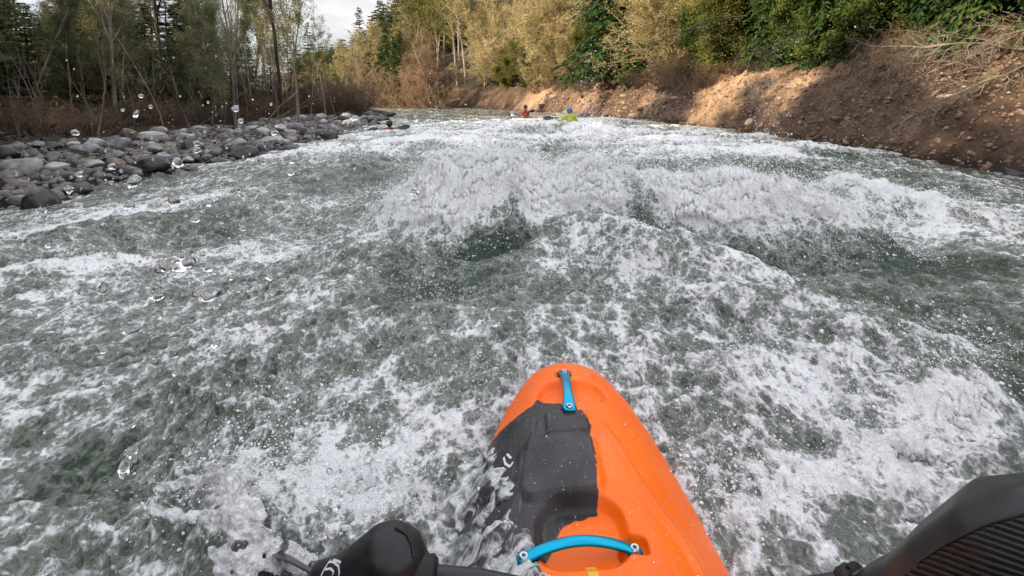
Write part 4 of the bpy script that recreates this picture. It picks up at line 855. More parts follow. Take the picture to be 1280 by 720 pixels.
def blobmesh(name, balls, voxel, mt, smooth=3):
    bm = bmesh.new()
    for c, r in balls: bmesh.ops.create_icosphere(bm, subdivisions=1 if r < voxel * 3 else 2, radius=r, matrix=Matrix.Translation(Vector(c)))
    me = bpy.data.meshes.new(name); bm.to_mesh(me); bm.free(); o = bpy.data.objects.new('tmp', me); COL.objects.link(o)
    rm = o.modifiers.new('r', 'REMESH'); rm.mode = 'VOXEL'; rm.voxel_size = voxel
    sm = o.modifiers.new('s', 'SMOOTH'); sm.iterations = smooth; sm.factor = .5
    dg = bpy.context.evaluated_depsgraph_get(); me2 = bpy.data.meshes.new_from_object(o.evaluated_get(dg)); me2.name = name
    bpy.data.objects.remove(o); bpy.data.meshes.remove(me); me2.materials.clear(); me2.materials.append(mt)
    me2.polygons.foreach_set('use_smooth', np.ones(len(me2.polygons), dtype=bool)); return me2
def strand(px, py, t, r, n=10, jit=1.0, flat=None):
    """balls along a polyline of photo columns/rows at depth t, radii in photo pixels"""
    out = []; k = len(px) - 1
    for i in range(n * k + 1):
        f = i / n; j = min(int(f), k - 1); a = f - j
        x = px[j] * (1 - a) + px[j + 1] * a + dr.gauss(0, jit); y = py[j] * (1 - a) + py[j + 1] * a + dr.gauss(0, jit)
        tt = t[j] * (1 - a) + t[j + 1] * a if isinstance(t, (list, tuple)) else t
        rr = (r[j] * (1 - a) + r[j + 1] * a) * dr.uniform(.7, 1.25); out.append((att(x, y, tt + dr.gauss(0, .006)), rr / 640 * tt))
    return out
def area(cx, cy, rx, ry, t, n, r0, r1):
    return [(att(cx + dr.gauss(0, rx * .5), cy + dr.gauss(0, ry * .5), t + dr.gauss(0, .012)), dr.uniform(r0, r1) / 640 * t) for _ in range(n)]
m, g4, b4 = mat('froth sheet', (.90, .905, .91), rough=.16, spec=.6, trans=.3); b4.inputs['IOR'].default_value = 1.33
tcs = N(g4, 'ShaderNodeTexCoord'); ns = N(g4, 'ShaderNodeTexNoise'); ns.inputs['Scale'].default_value = 55; ns.inputs['Detail'].default_value = 8; ns.inputs['Roughness'].default_value = .7; L(g4, tcs.outputs['Object'], ns.inputs[0])
bs = N(g4, 'ShaderNodeBump'); bs.inputs['Distance'].default_value = .010; bs.inputs['Strength'].default_value = 1.0; L(g4, ns.outputs[0], bs.inputs['Height'])
vb4 = N(g4, 'ShaderNodeTexVoronoi'); vb4.inputs['Scale'].default_value = 130; L(g4, tcs.outputs['Object'], vb4.inputs[0])
bs4 = N(g4, 'ShaderNodeBump'); bs4.inputs['Distance'].default_value = .003; bs4.inputs['Strength'].default_value = .9; bs4.invert = True; L(g4, vb4.outputs[0], bs4.inputs['Height']); L(g4, bs.outputs[0], bs4.inputs['Normal']); L(g4, bs4.outputs[0], b4.inputs['Normal'])
mf = N(g4, 'ShaderNodeMapRange'); L(g4, ns.outputs[0], mf.inputs[0]); mf.inputs[1].default_value = .40; mf.inputs[2].default_value = .60; mf.inputs[3].default_value = .5; mf.inputs[4].default_value = .0; L(g4, mf.outputs[0], b4.inputs['Transmission Weight'])
M['sheet'] = m
def line_pts(*pl):
    o = []
    for l in pl:
        for (a, b_) in zip(l[:-1], l[1:]):
            k = max(2, int(math.hypot(b_[0] - a[0], b_[1] - a[1]) / 3))
            for i in range(k): f = i / k; o.append((a[0] * (1 - f) + b_[0] * f, a[1] * (1 - f) + b_[1] * f, a[2] * (1 - f) + b_[2] * f))
        o.append(l[-1])
    return o
def sheet(name, pts, t0, slope, thick, seed, holes=.0, step=1.1, mt='sheet'):
    """a thrown sheet of water: smooth lobes with a rounded rim, in a plane of its own leaning away from the viewer; slope = change of distance per photo row"""
    P = np.array(pts); m_ = P[:, 2].max() * 3; xs = np.arange(P[:, 0].min() - m_, P[:, 0].max() + m_, step); ys = np.arange(P[:, 1].min() - m_, P[:, 1].max() + m_, step)
    X, Y = np.meshgrid(xs, ys); f = np.zeros_like(X)
    for a, b_, r in P: f = np.maximum(f, 0) + np.exp(-((X - a) ** 2 + (Y - b_) ** 2) / (r * r) * .9) * (3.2 / max(r, 2)) * .6
    f = f - .62 + .45 * fbm(X * .045, Y * .045, 4, seed) - holes * np.maximum(0, fbm(X * .03, Y * .03, 3, seed + 9)) * 6
    th = thick * np.sqrt(np.clip(f, 0, 1.2)) * (1 + .5 * fbm(X * .09, Y * .09, 4, seed + 4)) * (1 + .5 * np.exp(-((f - .25) / .2) ** 2)) + .0002
    T_ = t0 + slope * (Y - P[:, 1].mean()) + .035 * fbm(X * .012, Y * .012, 3, seed + 2)
    u = (X - 640) / FPX; v = (360 - Y) / FPX + SH; dirs = np.stack([u, cp + v * sp_, -sp_ + v * cp], -1); C = np.array([0, 0, H]) + dirs * T_[..., None]
    front = C - dirs * th[..., None]; back = C + dirs * th[..., None]; ny_, nx_ = X.shape; ok = f > 0
    ce = ok[:-1, :-1] & ok[1:, :-1] & ok[:-1, 1:] & ok[1:, 1:]; idx = np.arange(nx_ * ny_).reshape(ny_, nx_)
    q = np.stack([idx[:-1, :-1], idx[1:, :-1], idx[1:, 1:], idx[:-1, 1:]], -1)[ce]; qb = q[:, ::-1] + nx_ * ny_; F = [q, qb]
    # close the rim
    pad = np.pad(ce, 1)
    for (dy, dx, A, B) in ((-1, 0, (0, 0), (0, 1)), (1, 0, (1, 1), (1, 0)), (0, -1, (1, 0), (0, 0)), (0, 1, (0, 1), (1, 1))):
        e_ = ce & ~pad[1 + dy:1 + dy + ce.shape[0], 1 + dx:1 + dx + ce.shape[1]]; jj, ii = np.nonzero(e_)
        a = idx[jj + A[0], ii + A[1]]; b2_ = idx[jj + B[0], ii + B[1]]; F.append(np.stack([a, b2_, b2_ + nx_ * ny_, a + nx_ * ny_], -1))
    F = np.concatenate(F); V = np.concatenate([front.reshape(-1, 3), back.reshape(-1, 3)]); used = np.unique(F); rm = np.zeros(len(V), dtype=int); rm[used] = np.arange(len(used))
    return mesh_np(name, V[used], rm[F], 4, M[mt])
def rnd_pts(cx, cy, rx, ry, n, r0, r1): return [(cx + dr.gauss(0, rx * .5), cy + dr.gauss(0, ry * .5), dr.uniform(r0, r1)) for _ in range(n)]
tag(link('splash', sheet('splash', line_pts([(300, 605, 14), (245, 600, 12), (212, 606, 10), (192, 614, 8)], [(300, 645, 16), (240, 645, 13), (200, 640, 10), (186, 636, 8)], [(310, 640, 16), (280, 600, 13), (266, 580, 7)], [(300, 660, 22), (340, 690, 26), (400, 715, 26)], [(260, 700, 22), (320, 715, 26)]) + rnd_pts(300, 650, 50, 40, 30, 8, 16), 1.10, -.0011, .007, 5, .25)), 'lobed sheet of white water with rounded fingers, left of the small glove', 'splash')
tag(link('splash', sheet('splash', line_pts([(1100, 478, 9), (1140, 466, 9), (1162, 455, 7), (1172, 441, 3)]) + rnd_pts(1130, 485, 40, 14, 22, 5, 10), 1.80, -.0008, .009, 15, .5)), 'small ragged lip of splash at the right, upper of the two above the ribbed glove', 'splash')
tag(link('splash', sheet('splash', line_pts([(1190, 545, 16), (1200, 515, 11), (1216, 490, 7), (1211, 468, 3)], [(1216, 500, 8), (1245, 505, 9), (1262, 530, 9), (1276, 560, 7)], [(1160, 560, 16), (1220, 560, 20), (1270, 570, 14)]) + rnd_pts(1215, 540, 45, 24, 26, 6, 13), 1.62, -.0010, .010, 25, .5)), 'jagged crest of white splash at the right, lower and larger, above the ribbed glove', 'splash')
tag(link('splash', sheet('splash', line_pts([(655, 505, 9), (652, 475, 6), (650, 445, 4), (655, 415, 2.2)], [(622, 470, 4), (636, 484, 6), (650, 498, 7)]) + rnd_pts(636, 500, 22, 12, 10, 4, 8), 1.66, -.0004, .006, 35, .2)), 'thin spout of water rising just left of the bow tip', 'splash')
tag(link('splash', sheet('splash', line_pts([(900, 438, 4), (918, 455, 5), (930, 480, 4)], [(1022, 500, 3), (1036, 520, 6), (1032, 545, 5), (1040, 575, 4)], [(985, 545, 4), (1010, 532, 5), (1030, 524, 5)], [(960, 575, 4), (978, 605, 5), (985, 640, 6), (1000, 690, 7)], [(930, 480, 3), (960, 510, 4), (985, 545, 4)], [(985, 545, 3), (975, 580, 4)]), 1.50, -.0006, .006, 45, .1)), 'stringy splash of joined drops right of the orange bow', 'splash')
# ------------------------------------------------------------------ the kayak under the viewer
m, g3, b3 = mat('orange and black hull plastic', rough=.32, spec=.32)
bk = N(g3, 'ShaderNodeAttribute', attribute_name='black'); tk = N(g3, 'ShaderNodeTexCoord')
nk = N(g3, 'ShaderNodeTexNoise'); nk.inputs['Scale'].default_value = 60; nk.inputs['Detail'].default_value = 6; L(g3, tk.outputs['Object'], nk.inputs[0])
def mth3(op, a, bb):
    n = N(g3, 'ShaderNodeMath', operation=op)
    for i, v in enumerate((a, bb)):
        if isinstance(v, (int, float)): n.inputs[i].default_value = v
        else: L(g3, v, n.inputs[i])
    return n.outputs[0]
sdv = mth3('ADD', bk.outputs['Fac'], mth3('MULTIPLY', mth3('SUBTRACT', nk.outputs[0], .5), .014))
rk = N(g3, 'ShaderNodeMapRange'); L(g3, sdv, rk.inputs[0]); rk.inputs[1].default_value = -.0012; rk.inputs[2].default_value = .0012
no = N(g3, 'ShaderNodeTexNoise'); no.inputs['Scale'].default_value = 7; no.inputs['Detail'].default_value = 8; L(g3, tk.outputs['Object'], no.inputs[0])
ob = N(g3, 'ShaderNodeValToRGB'); e = ob.color_ramp.elements; e[0].position = .35; e[0].color = (.018, .017, .018, 1); e[1].position = .7; e[1].color = (.055, .050, .053, 1); L(g3, no.outputs[0], ob.inputs[0])
oo = N(g3, 'ShaderNodeValToRGB'); e = oo.color_ramp.elements; e[0].position = .3; e[0].color = (.93, .135, .002, 1); e[1].position = .75; e[1].color = (.98, .18, .004, 1); L(g3, no.outputs[0], oo.inputs[0])
mk = N(g3, 'ShaderNodeMix', data_type='RGBA'); L(g3, rk.outputs[0], mk.inputs[0]); L(g3, oo.outputs[0], mk.inputs[6]); L(g3, ob.outputs[0], mk.inputs[7]); ms_ = N(g3, 'ShaderNodeMapping'); ms_.inputs['Scale'].default_value = (60, 7, 20); ms_.inputs['Rotation'].default_value = (0, 0, .25); L(g3, tk.outputs['Object'], ms_.inputs[0])
nsx = N(g3, 'ShaderNodeTexNoise'); nsx.inputs['Scale'].default_value = 2.2; nsx.inputs['Detail'].default_value = 9; nsx.inputs['Roughness'].default_value = .7; L(g3, ms_.outputs[0], nsx.inputs[0])
rs_ = N(g3, 'ShaderNodeMapRange'); L(g3, nsx.outputs[0], rs_.inputs[0]); rs_.inputs[1].default_value = .58; rs_.inputs[2].default_value = .70; rs_.inputs[4].default_value = .35
msx = N(g3, 'ShaderNodeMix', data_type='RGBA'); L(g3, rs_.outputs[0], msx.inputs[0]); L(g3, mk.outputs[2], msx.inputs[6]); msx.inputs[7].default_value = (.42, .30, .24, 1); L(g3, msx.outputs[2], b3.inputs['Base Color'])
# scuffs and a wet, beaded sheen
ns = N(g3, 'ShaderNodeTexNoise'); ns.inputs['Scale'].default_value = 160; ns.inputs['Detail'].default_value = 6; L(g3, tk.outputs['Object'], ns.inputs[0])
bks = N(g3, 'ShaderNodeBump'); bks.inputs['Strength'].default_value = .22; bks.inputs['Distance'].default_value = .002; L(g3, ns.outputs[0], bks.inputs['Height']); L(g3, bks.outputs[0], b3.inputs['Normal'])
nr = N(g3, 'ShaderNodeTexNoise'); nr.inputs['Scale'].default_value = 12; nr.inputs['Detail'].default_value = 8; L(g3, tk.outputs['Object'], nr.inputs[0])
rr_ = N(g3, 'ShaderNodeMapRange'); L(g3, nr.outputs[0], rr_.inputs[0]); rr_.inputs[1].default_value = .3; rr_.inputs[2].default_value = .7; rr_.inputs[3].default_value = .26; rr_.inputs[4].default_value = .5; L(g3, rr_.outputs[0], b3.inputs['Roughness'])
M['hull'] = m
M['blue'] = mat('blue anodised metal', (.0, .36, .56), rough=.28, metal=.75)[0]
M['steel'] = mat('bolt steel', (.55, .56, .58), rough=.25, metal=1)[0]
M['neoprene'] = nmat('black neoprene', [(.35, (.006, .006, .007)), (.7, (.017, .017, .019))], rough=.42, spec=.45, scale=30, bump=.10, bscale=500)
M['rubber'] = nmat('black ribbed rubber', [(.3, (.008, .008, .009)), (.7, (.016, .016, .018))], rough=.5, spec=.35, scale=40)
M['white'] = mat('white print', (.72, .72, .72), rough=.5)[0]
M['yellowstrip'] = mat('yellow sticker', (.80, .42, .02), rough=.4)[0]
M['carbon'] = mat('black paddle', (.012, .012, .013), rough=.3)[0]

KY = np.array([1.492, 1.488, 1.475, 1.456, 1.413, 1.328, 1.292, 1.2, 1.12, 1.0, .87, .6, .2, -.3, -.8, -1.05, -1.16])
KW = np.array([.0, .030, .062, .090, .122, .166, .178, .205, .222, .243, .258, .30, .325, .31, .22, .12, .0])
def kw(y): return np.interp(-y, -KY, KW)
def kcx(y): return .138 + .018 * sstep(1.0, 1.5, y)
def kze(y): return np.interp(-y, [-1.49, -1.3, -1.1, -.87, -.5, 0, .8, 1.16], [.44, .40, .38, .36, .33, .32, .35, .44])
def kzc(y): return np.interp(-y, [-1.49, -1.4, -1.2, -1.0, -.8, -.4, 0, .5, 1.16], [.442, .466, .482, .484, .478, .47, .46, .42, .445])
def seg_d(x, y, pts):
    d = np.full(np.shape(x), 9.); 
    for (ax, ay), (bx, by) in zip(pts[:-1], pts[1:]):
        vx, vy = bx - ax, by - ay; t = np.clip(((x - ax) * vx + (y - ay) * vy) / (vx * vx + vy * vy), 0, 1); d = np.minimum(d, np.hypot(x - ax - t * vx, y - ay - t * vy))
    return d
def rbox(x, y, cx, cy, hx, hy, r, soft):
    qx = np.abs(x - cx) - hx + r; qy = np.abs(y - cy) - hy + r
    d = np.hypot(np.maximum(qx, 0), np.maximum(qy, 0)) + np.minimum(np.maximum(qx, qy), 0) - r
    return 1 - sstep(-soft, soft, d)
CREASE = [(.205, 1.17), (.232, 1.09), (.262, .957), (.318, .84), (.345, .7), (.36, .4)]
CREASE_L = [(2 * .14 - a, b_) for a, b_ in CREASE]
def zdeck(x, y):
    w_ = np.maximum(kw(y), 1e-4); s = np.clip((x - kcx(y)) / w_, -1, 1)
    z = kze(y) + (kzc(y) - kze(y)) * (1 - np.abs(s) ** 2.6)
    z = z - .020 * rbox(x, y, .160, 1.285, .085, .050, .05, .012)                 # scoop under the bow handle
    z = z - .026 * rbox(x, y, .128, .845, .078, .070, .05, .012) - .020 * rbox(x, y, .215, .815, .024, .017, .01, .004)
    z = z - .022 * rbox(x, y, .128, .66, .07, .07, .04, .014)
    z = z - .007 * rbox(x, y, .148, 1.386, .022, .018, .006, .004)
    z = z + .011 * rbox(x, y, .105, 1.01, .082, .088, .03, .010) + .006 * rbox(x, y, .135, 1.145, .05, .04, .01, .005)
    for cr_ in (CREASE, CREASE_L):
        d = seg_d(x, y, cr_); z = z + .009 * np.exp(-(d / .010) ** 2) * sstep(1.2, 1.05, y) if False else z + .008 * np.exp(-(d / .011) ** 2) * (1 - sstep(1.05, 1.18, y))
    return z
rows = np.concatenate([1.492 - .06 * np.linspace(0, 1, 40) ** 2, np.linspace(1.43, .62, 330), np.linspace(.6, -1.1, 60), -1.10 - .06 * np.linspace(.1, 1, 14) ** .5])
sc_ = np.sin(np.linspace(-math.pi / 2, math.pi / 2, 241)); KYg, KSg = np.meshgrid(rows, sc_, indexing='ij'); KX = kcx(KYg) + kw(KYg) * KSg
top = zdeck(KX, KYg); ks2 = sc_[1:-1][::4][::-1]
nb2 = len(ks2); KYb, KSb = np.meshgrid(rows, ks2, indexing='ij'); KXb = kcx(KYb) + kw(KYb) * KSb
bot = kze(KYb) - (.02 + .25 * np.clip(kw(KYb) / .2, 0, 1) ** .8) * np.clip(1 - np.abs(KSb) ** 3, 0, 1) ** .6 - .02
ringx = np.concatenate([KX, KXb], 1); ringy = np.concatenate([KYg, KYb], 1); ringz = np.concatenate([top, bot], 1)
pol = [(632, 512), (645, 511), (668, 505), (674, 498), (681, 507), (700, 509), (712, 521), (727, 521), (735, 532), (741, 541), (740, 556), (746, 575), (748, 600), (750, 628), (748, 640), (733, 643), (716, 645), (703, 653), (694, 668), (688, 682), (676, 700), (668, 760), (500, 780), (480, 600), (590, 515)]
pw = [tuple(onz(a, b_, .465)[:2]) for a, b_ in pol]
def poly_sd(x, y, P):
    d = seg_d(x, y, P + [P[0]]); ins = np.zeros(np.shape(x), dtype=bool)
    for (ax, ay), (bx, by) in zip(P, P[1:] + [P[0]]):
        c = ((ay > y) != (by > y)) & (x < (bx - ax) * (y - ay) / (by - ay + 1e-12) + ax); ins ^= c
    return np.where(ins, d, -d)
sd = np.maximum(poly_sd(ringx, ringy, pw), -.08); sd[:, 241:] = np.where(KSb < 0, .05, -.05)
nrg, ncg = ringx.shape
# heel a little to the left
roll = R(-3.5); c0, z0 = .138, .42
def heel(x, z): return c0 + (x - c0) * math.cos(roll) + (z - z0) * math.sin(roll) * 1, z0 - (x - c0) * math.sin(roll) + (z - z0) * math.cos(roll)
rx_, rz_ = heel(ringx, ringz)
idx = np.arange(nrg * ncg).reshape(nrg, ncg); idx2 = np.concatenate([idx, idx[:, :1]], 1)
F = np.stack([idx2[:-1, :-1], idx2[1:, :-1], idx2[1:, 1:], idx2[:-1, 1:]], -1).reshape(-1, 4)
kroot = empty('kayak', (.138, 0, .12)); tag(kroot, 'orange kayak with black patches under the viewer, its bow pointing into the rapids', 'kayak')
K = lambda nm, me, par=None: (lambda o: o)(link(nm, me, par or kroot))
def klink(nm, me, par=None):
    o = link(nm, me, kroot if par is None else par)
    if par is None: o.location = -kroot.location
    return o
me = mesh_np('hull', np.stack([rx_, ringy, rz_], -1).reshape(-1, 3), F, 4, M['hull']); attr(me, 'black', sd.ravel()); hull_o = klink('hull', me)
def on_deck(x, y, up=0.0):
    z = float(zdeck(np.array(x), np.array(y))) + up; a, b_ = heel(x, z); return np.array([a, y, b_])
def strap(pts, wid, th, mt, name):
    """closed flat bar swept through pts; widths per point"""
    n = len(pts); V = []; F = []
    P = np.array(pts); T_ = np.gradient(P, axis=0); T_ /= np.linalg.norm(T_, axis=1, keepdims=True)
    sec = [(-1, -.6), (-.8, -1), (.8, -1), (1, -.6), (1, .5), (.7, 1), (-.7, 1), (-1, .5)]
    for i in range(n):
        side = np.cross(T_[i], [0, 0, 1.]); side /= np.linalg.norm(side); up = np.cross(side, T_[i])
        for a, b_ in sec: V.append(P[i] + side * a * wid[i] / 2 + up * b_ * th / 2)
    k = len(sec)
    for i in range(n - 1):
        for j in range(k): F.append((i * k + j, i * k + (j + 1) % k, (i + 1) * k + (j + 1) % k, (i + 1) * k + j))
    bm = bmesh.new(); vs = [bm.verts.new(v) for v in V]
    for f in F: bm.faces.new([vs[a] for a in f])
    bm.faces.new(vs[:k]); bm.faces.new(vs[-k:][::-1]); bmesh.ops.recalc_face_normals(bm, faces=bm.faces); bm.normal_update()
    me = from_bm(bm, name, mt, True); return me
def bolt_mesh(p, r):
    bm = bmesh.new(); prof = [(0, -.25), (.42, -.25), (.46, .28), (.8, .34), (1.0, .1), (1.02, -.5)]; n = 24; rings = []
    for (a, z) in prof: rings.append([bm.verts.new((p[0] + r * a * math.cos(6.2832 * k / n), p[1] + r * a * math.sin(6.2832 * k / n), p[2] + r * z)) for k in range(n)] if a else [bm.verts.new((p[0], p[1], p[2] + r * z))])
    for i, (a, b_) in enumerate(zip(rings[:-1], rings[1:])):
        for k in range(n):
            if len(a) == 1: bm.faces.new((a[0], b_[k], b_[(k + 1) % n]))
            else: bm.faces.new((a[k], b_[k], b_[(k + 1) % n], a[(k + 1) % n]))
    bmesh.ops.recalc_face_normals(bm, faces=bm.faces); return from_bm(bm, 'bolt', M['steel'], False)
def handle(ax, ay, bx, by, h, w0, w1, bow=0., lab=None):
    pts, wd = [], []
    za = on_deck(ax, ay)[2]; zb = on_deck(bx, by)[2]
    for i in range(25):
        f = i / 24; e_ = math.sin(math.pi * f); x = ax + (bx - ax) * f; y = ay + (by - ay) * f + bow * e_
        z = za * (1 - f) + zb * f + .006 + h * e_ ** .8
        pts.append((x, y, z)); wd.append(w0 + (w1 - w0) * min(1, e_ * 1.3))
    d = np.array(pts[1]) - np.array(pts[0]); d[2] = 0; d = d / np.linalg.norm(d) * .012
    pts = [tuple(np.array(pts[0]) - d)] + pts + [tuple(np.array(pts[-1]) + d)]; wd = [w0 * .8] + wd + [w0 * .8]
    o = klink('grab_handle', strap(pts, wd, .008, M['blue'], 'grab_handle'))
    if lab: o['label'] = lab
    for q in (pts[1], pts[-2]): 
        link('bolt', bolt_mesh((q[0], q[1], q[2] + .006), .0085), o)
    pad = []
    for q in (pts[1], pts[-2]):
        bm = bmesh.new(); bmesh.ops.create_cube(bm, size=1, matrix=Matrix.Translation((q[0], q[1], q[2] - .008)) @ Matrix.Diagonal((w0 * 1.15, w0 * 1.15, .010, 1))); bmesh.ops.bevel(bm, geom=bm.edges[:], offset=.003, segments=2, affect='EDGES')
        link('base_pad', from_bm(bm, 'base_pad', M['rubber']), o)
handle(.149, 1.386, .141, 1.185, .016, .034, .022, lab='blue metal grab handle at the bow tip')
handle(.020, .800, .214, .815, .020, .020, .020, bow=.008, lab='blue metal crosswise grab handle')
# yellow sticker in the scoop behind the handle
gxs = np.linspace(-.009, .009, 5); gys = np.linspace(.795, .70, 12); V = [on_deck(.136 + a * (1 - .1 * j / 11), y, .0012) for j, y in enumerate(gys) for a in gxs]
F = [(j * 5 + i, j * 5 + i + 1, j * 5 + i + 6, j * 5 + i + 5) for j in range(11) for i in range(4)]; klink('sticker', mesh_np('sticker', V, F, 4, M['yellowstrip']))
def ribbon(strokes, wpx, surf, mt, name, par):
    """flat printed strokes lying on a surface; strokes are lists of points already on it with normals"""
    bm = bmesh.new()
    for st in strokes:
        prev = None; P = [s_[0] for s_ in st]; Nn = [s_[1] for s_ in st]
        for i in range(len(P)):
            t_ = P[min(i + 1, len(P) - 1)] - P[max(i - 1, 0)]; s_ = np.cross(t_, Nn[i]); s_ = s_ / max(np.linalg.norm(s_), 1e-9)
            a = bm.verts.new(P[i] + Nn[i] * .0012 + s_ * wpx); b_ = bm.verts.new(P[i] + Nn[i] * .0012 - s_ * wpx)
            if prev: bm.faces.new((prev[0], prev[1], b_, a))
            prev = (a, b_)
    return from_bm(bm, name, mt)
def bvh_of(me, off=(0, 0, 0)):
    return BVHTree.FromPolygons([v.co + Vector(off) for v in me.vertices], [list(p.vertices) for p in me.polygons])
hb = bvh_of(hull_o.data)
def cast(bv_, px, py):
    d = Vector(ray(px, py)).normalized(); h_ = bv_.ray_cast(Vector((0, 0, H)), d)
    if h_[0] is None: return None
    n_ = h_[1] if h_[1].dot(d) < 0 else -h_[1]; return np.array(h_[0]), np.array(n_)
def stroke(bv_, pts, n=8):
    out_ = []
    for (a, b_), (c, d) in zip(pts[:-1], pts[1:]):
        for i in range(n):
            h_ = cast(bv_, a + (c - a) * i / n, b_ + (d - b_) * i / n)
            if h_: out_.append(h_)
    return out_
st = [stroke(hb, q) for q in ([(597, 592), (604, 582), (613, 573), (622, 567)], [(612, 586), (616, 578), (619, 574)], [(630, 572), (632, 580), (638, 584), (642, 577)], [(634, 568), (640, 574)])]
st = [q for q in st if len(q) > 2]
for q in st: klink('logo', ribbon([q], .0028, None, M['white'], 'logo', None))['label'] = 'white curved emblem stroke on the black left side'
# cockpit rim and spray skirt
bm = bmesh.new(); n = 48; rings = []
for (f, z) in [(1.0, .43), (1.05, .475), (1.0, .49), (.8, .52), (.45, .56), (.36, .66)]:
    rings.append([bm.verts.new((.138 + .25 * f * math.cos(6.2832 * k / n), -.18 + .42 * f * math.sin(6.2832 * k / n) - (.12 * (1 - f)), z)) for k in range(n)])
for a, b_ in zip(rings[2:-1], rings[3:]):
    for k in range(n): bm.faces.new((a[k], a[(k + 1) % n], b_[(k + 1) % n], b_[k]))
for a, b_ in zip(rings[:1], rings[1:2]):
    for k in range(n): bm.faces.new((a[k], a[(k + 1) % n], b_[(k + 1) % n], b_[k]))
for v in [v for v in bm.verts if not v.link_faces]: bm.verts.remove(v)
klink('spray_skirt', from_bm(bm, 'spray_skirt', M['neoprene']))
bm = bmesh.new(); r_ = []
for k in range(n):
    a = 6.2832 * k / n; c = Vector((.138 + .262 * math.cos(a), -.18 + .44 * math.sin(a), .468)); o_ = Vector((math.cos(a), math.sin(a), 0))
    r_.append([bm.verts.new(c + o_ * .014 * math.cos(b_) + Vector((0, 0, .014 * math.sin(b_)))) for b_ in [6.2832 * j / 8 for j in range(8)]])
for k in range(n):
    for j in range(8): bm.faces.new((r_[k][j], r_[k][(j + 1) % 8], r_[(k + 1) % n][(j + 1) % 8], r_[(k + 1) % n][j]))
klink('cockpit_rim', from_bm(bm, 'cockpit_rim', M['carbon']))

# beads of water lying on the deck, and white water washing over its left side
P_ = []; r_ = []
rb_ = np.random.default_rng(77)
for i in range(620):
    y = rb_.uniform(.75, 1.46); s = rb_.uniform(-.95, .92); x = float(kcx(y) + kw(y) * s); P_.append(on_deck(x, y, .0)); r_.append(rb_.gamma(1.4, .00028) + .0003)
P_ = np.array(P_); r_ = np.array(r_)
V = bv[None] * (r_[:, None, None] * np.array([1, 1, .55])) + P_[:, None]
bm = bmesh.new(); bmesh.ops.create_icosphere(bm, subdivisions=1, radius=1); bf1 = np.array([[v.index for v in f.verts] for f in bm.faces]); bm.free()
F = (bf1[None] + (np.arange(len(P_)) * len(bv))[:, None, None]).reshape(-1, 3)
tag(link('deck_beads', mesh_np('deck_beads', V.reshape(-1, 3), F, 3, M['spray'])), 'tiny beads of water scattered on the kayak deck', 'water beads', kind='stuff')
def deck_area(cx, cy, rx, ry, n, r0, r1, up=.01):
    o = []
    for _ in range(n):
        a, b_ = cx + dr.gauss(0, rx * .5), cy + dr.gauss(0, ry * .5); h_ = cast(hb, a, b_)
        if h_ is None: h_ = (onz(a, b_, .36), np.array([0, 0, 1]))
        rr = dr.uniform(r0, r1) / 640 * .95; o.append((h_[0] + h_[1] * (up * dr.random()), rr))
    return o
m, g5, b5 = mat('clear water film', (.93, .95, .95), rough=.04, trans=1.0); b5.inputs['IOR'].default_value = 1.33
tcs = N(g5, 'ShaderNodeTexCoord'); ns = N(g5, 'ShaderNodeTexNoise'); ns.inputs['Scale'].default_value = 26; ns.inputs['Detail'].default_value = 7; ns.inputs['Roughness'].default_value = .6; ns.inputs['Distortion'].default_value = .8; L(g5, tcs.outputs['Object'], ns.inputs[0])
vb_ = N(g5, 'ShaderNodeTexVoronoi'); vb_.inputs['Scale'].default_value = 95; L(g5, tcs.outputs['Object'], vb_.inputs[0])
bs = N(g5, 'ShaderNodeBump'); bs.inputs['Distance'].default_value = .006; bs.inputs['Strength'].default_value = .8; L(g5, ns.outputs[0], bs.inputs['Height'])
bs2 = N(g5, 'ShaderNodeBump'); bs2.inputs['Distance'].default_value = .0016; bs2.inputs['Strength'].default_value = .7; bs2.invert = True; L(g5, vb_.outputs[0], bs2.inputs['Height']); L(g5, bs.outputs[0], bs2.inputs['Normal']); L(g5, bs2.outputs[0], b5.inputs['Normal'])
mf = N(g5, 'ShaderNodeMapRange'); L(g5, ns.outputs[0], mf.inputs[0]); mf.inputs[1].default_value = .44; mf.inputs[2].default_value = .60; mf.inputs[3].default_value = .97; mf.inputs[4].default_value = .35; L(g5, mf.outputs[0], b5.inputs['Transmission Weight'])
M['film'] = m
fx = np.linspace(-.42, .12, 260); fy = np.linspace(.62, 1.20, 280); FX, FY = np.meshgrid(fx, fy)
ex_ = np.clip(FX, kcx(FY) - kw(FY) * .995, None); zd = zdeck(ex_, FY); a_, zh = heel(ex_, zd)
edge_ = np.interp(FY, [.62, .75, .83, .90, .98, 1.05, 1.12, 1.2], [.115, .10, .065, .03, .018, -.005, -.05, -.12])
wn = fbm(FX * 9, FY * 9, 5, 71, .6); msk = sstep(.0, .07, edge_ + .09 * wn - FX)
wash_h = np.where(FX < kcx(FY) - kw(FY), zh + .006 - .25 * np.maximum(kcx(FY) - kw(FY) - FX, 0), zh) - .006 + msk * (.010 + .012 * np.abs(fbm(FX * 10, FY * 10, 3, 72, .5)) + .016 * np.maximum(0, ridged(FX * 8, FY * 6, 2, 73) - .35))
idxw = np.arange(FX.size).reshape(FX.shape); Fw = np.stack([idxw[:-1, :-1], idxw[:-1, 1:], idxw[1:, 1:], idxw[1:, :-1]], -1).reshape(-1, 4)
keep = ((msk * (FX > kcx(FY) - kw(FY) - .05 - .03 * wn)).ravel()[Fw] > .001).any(1); Fw = Fw[keep]; us = np.unique(Fw); rmw = np.zeros(FX.size, dtype=int); rmw[us] = np.arange(len(us))
Vw = np.stack([FX, FY, wash_h], -1).reshape(-1, 3)
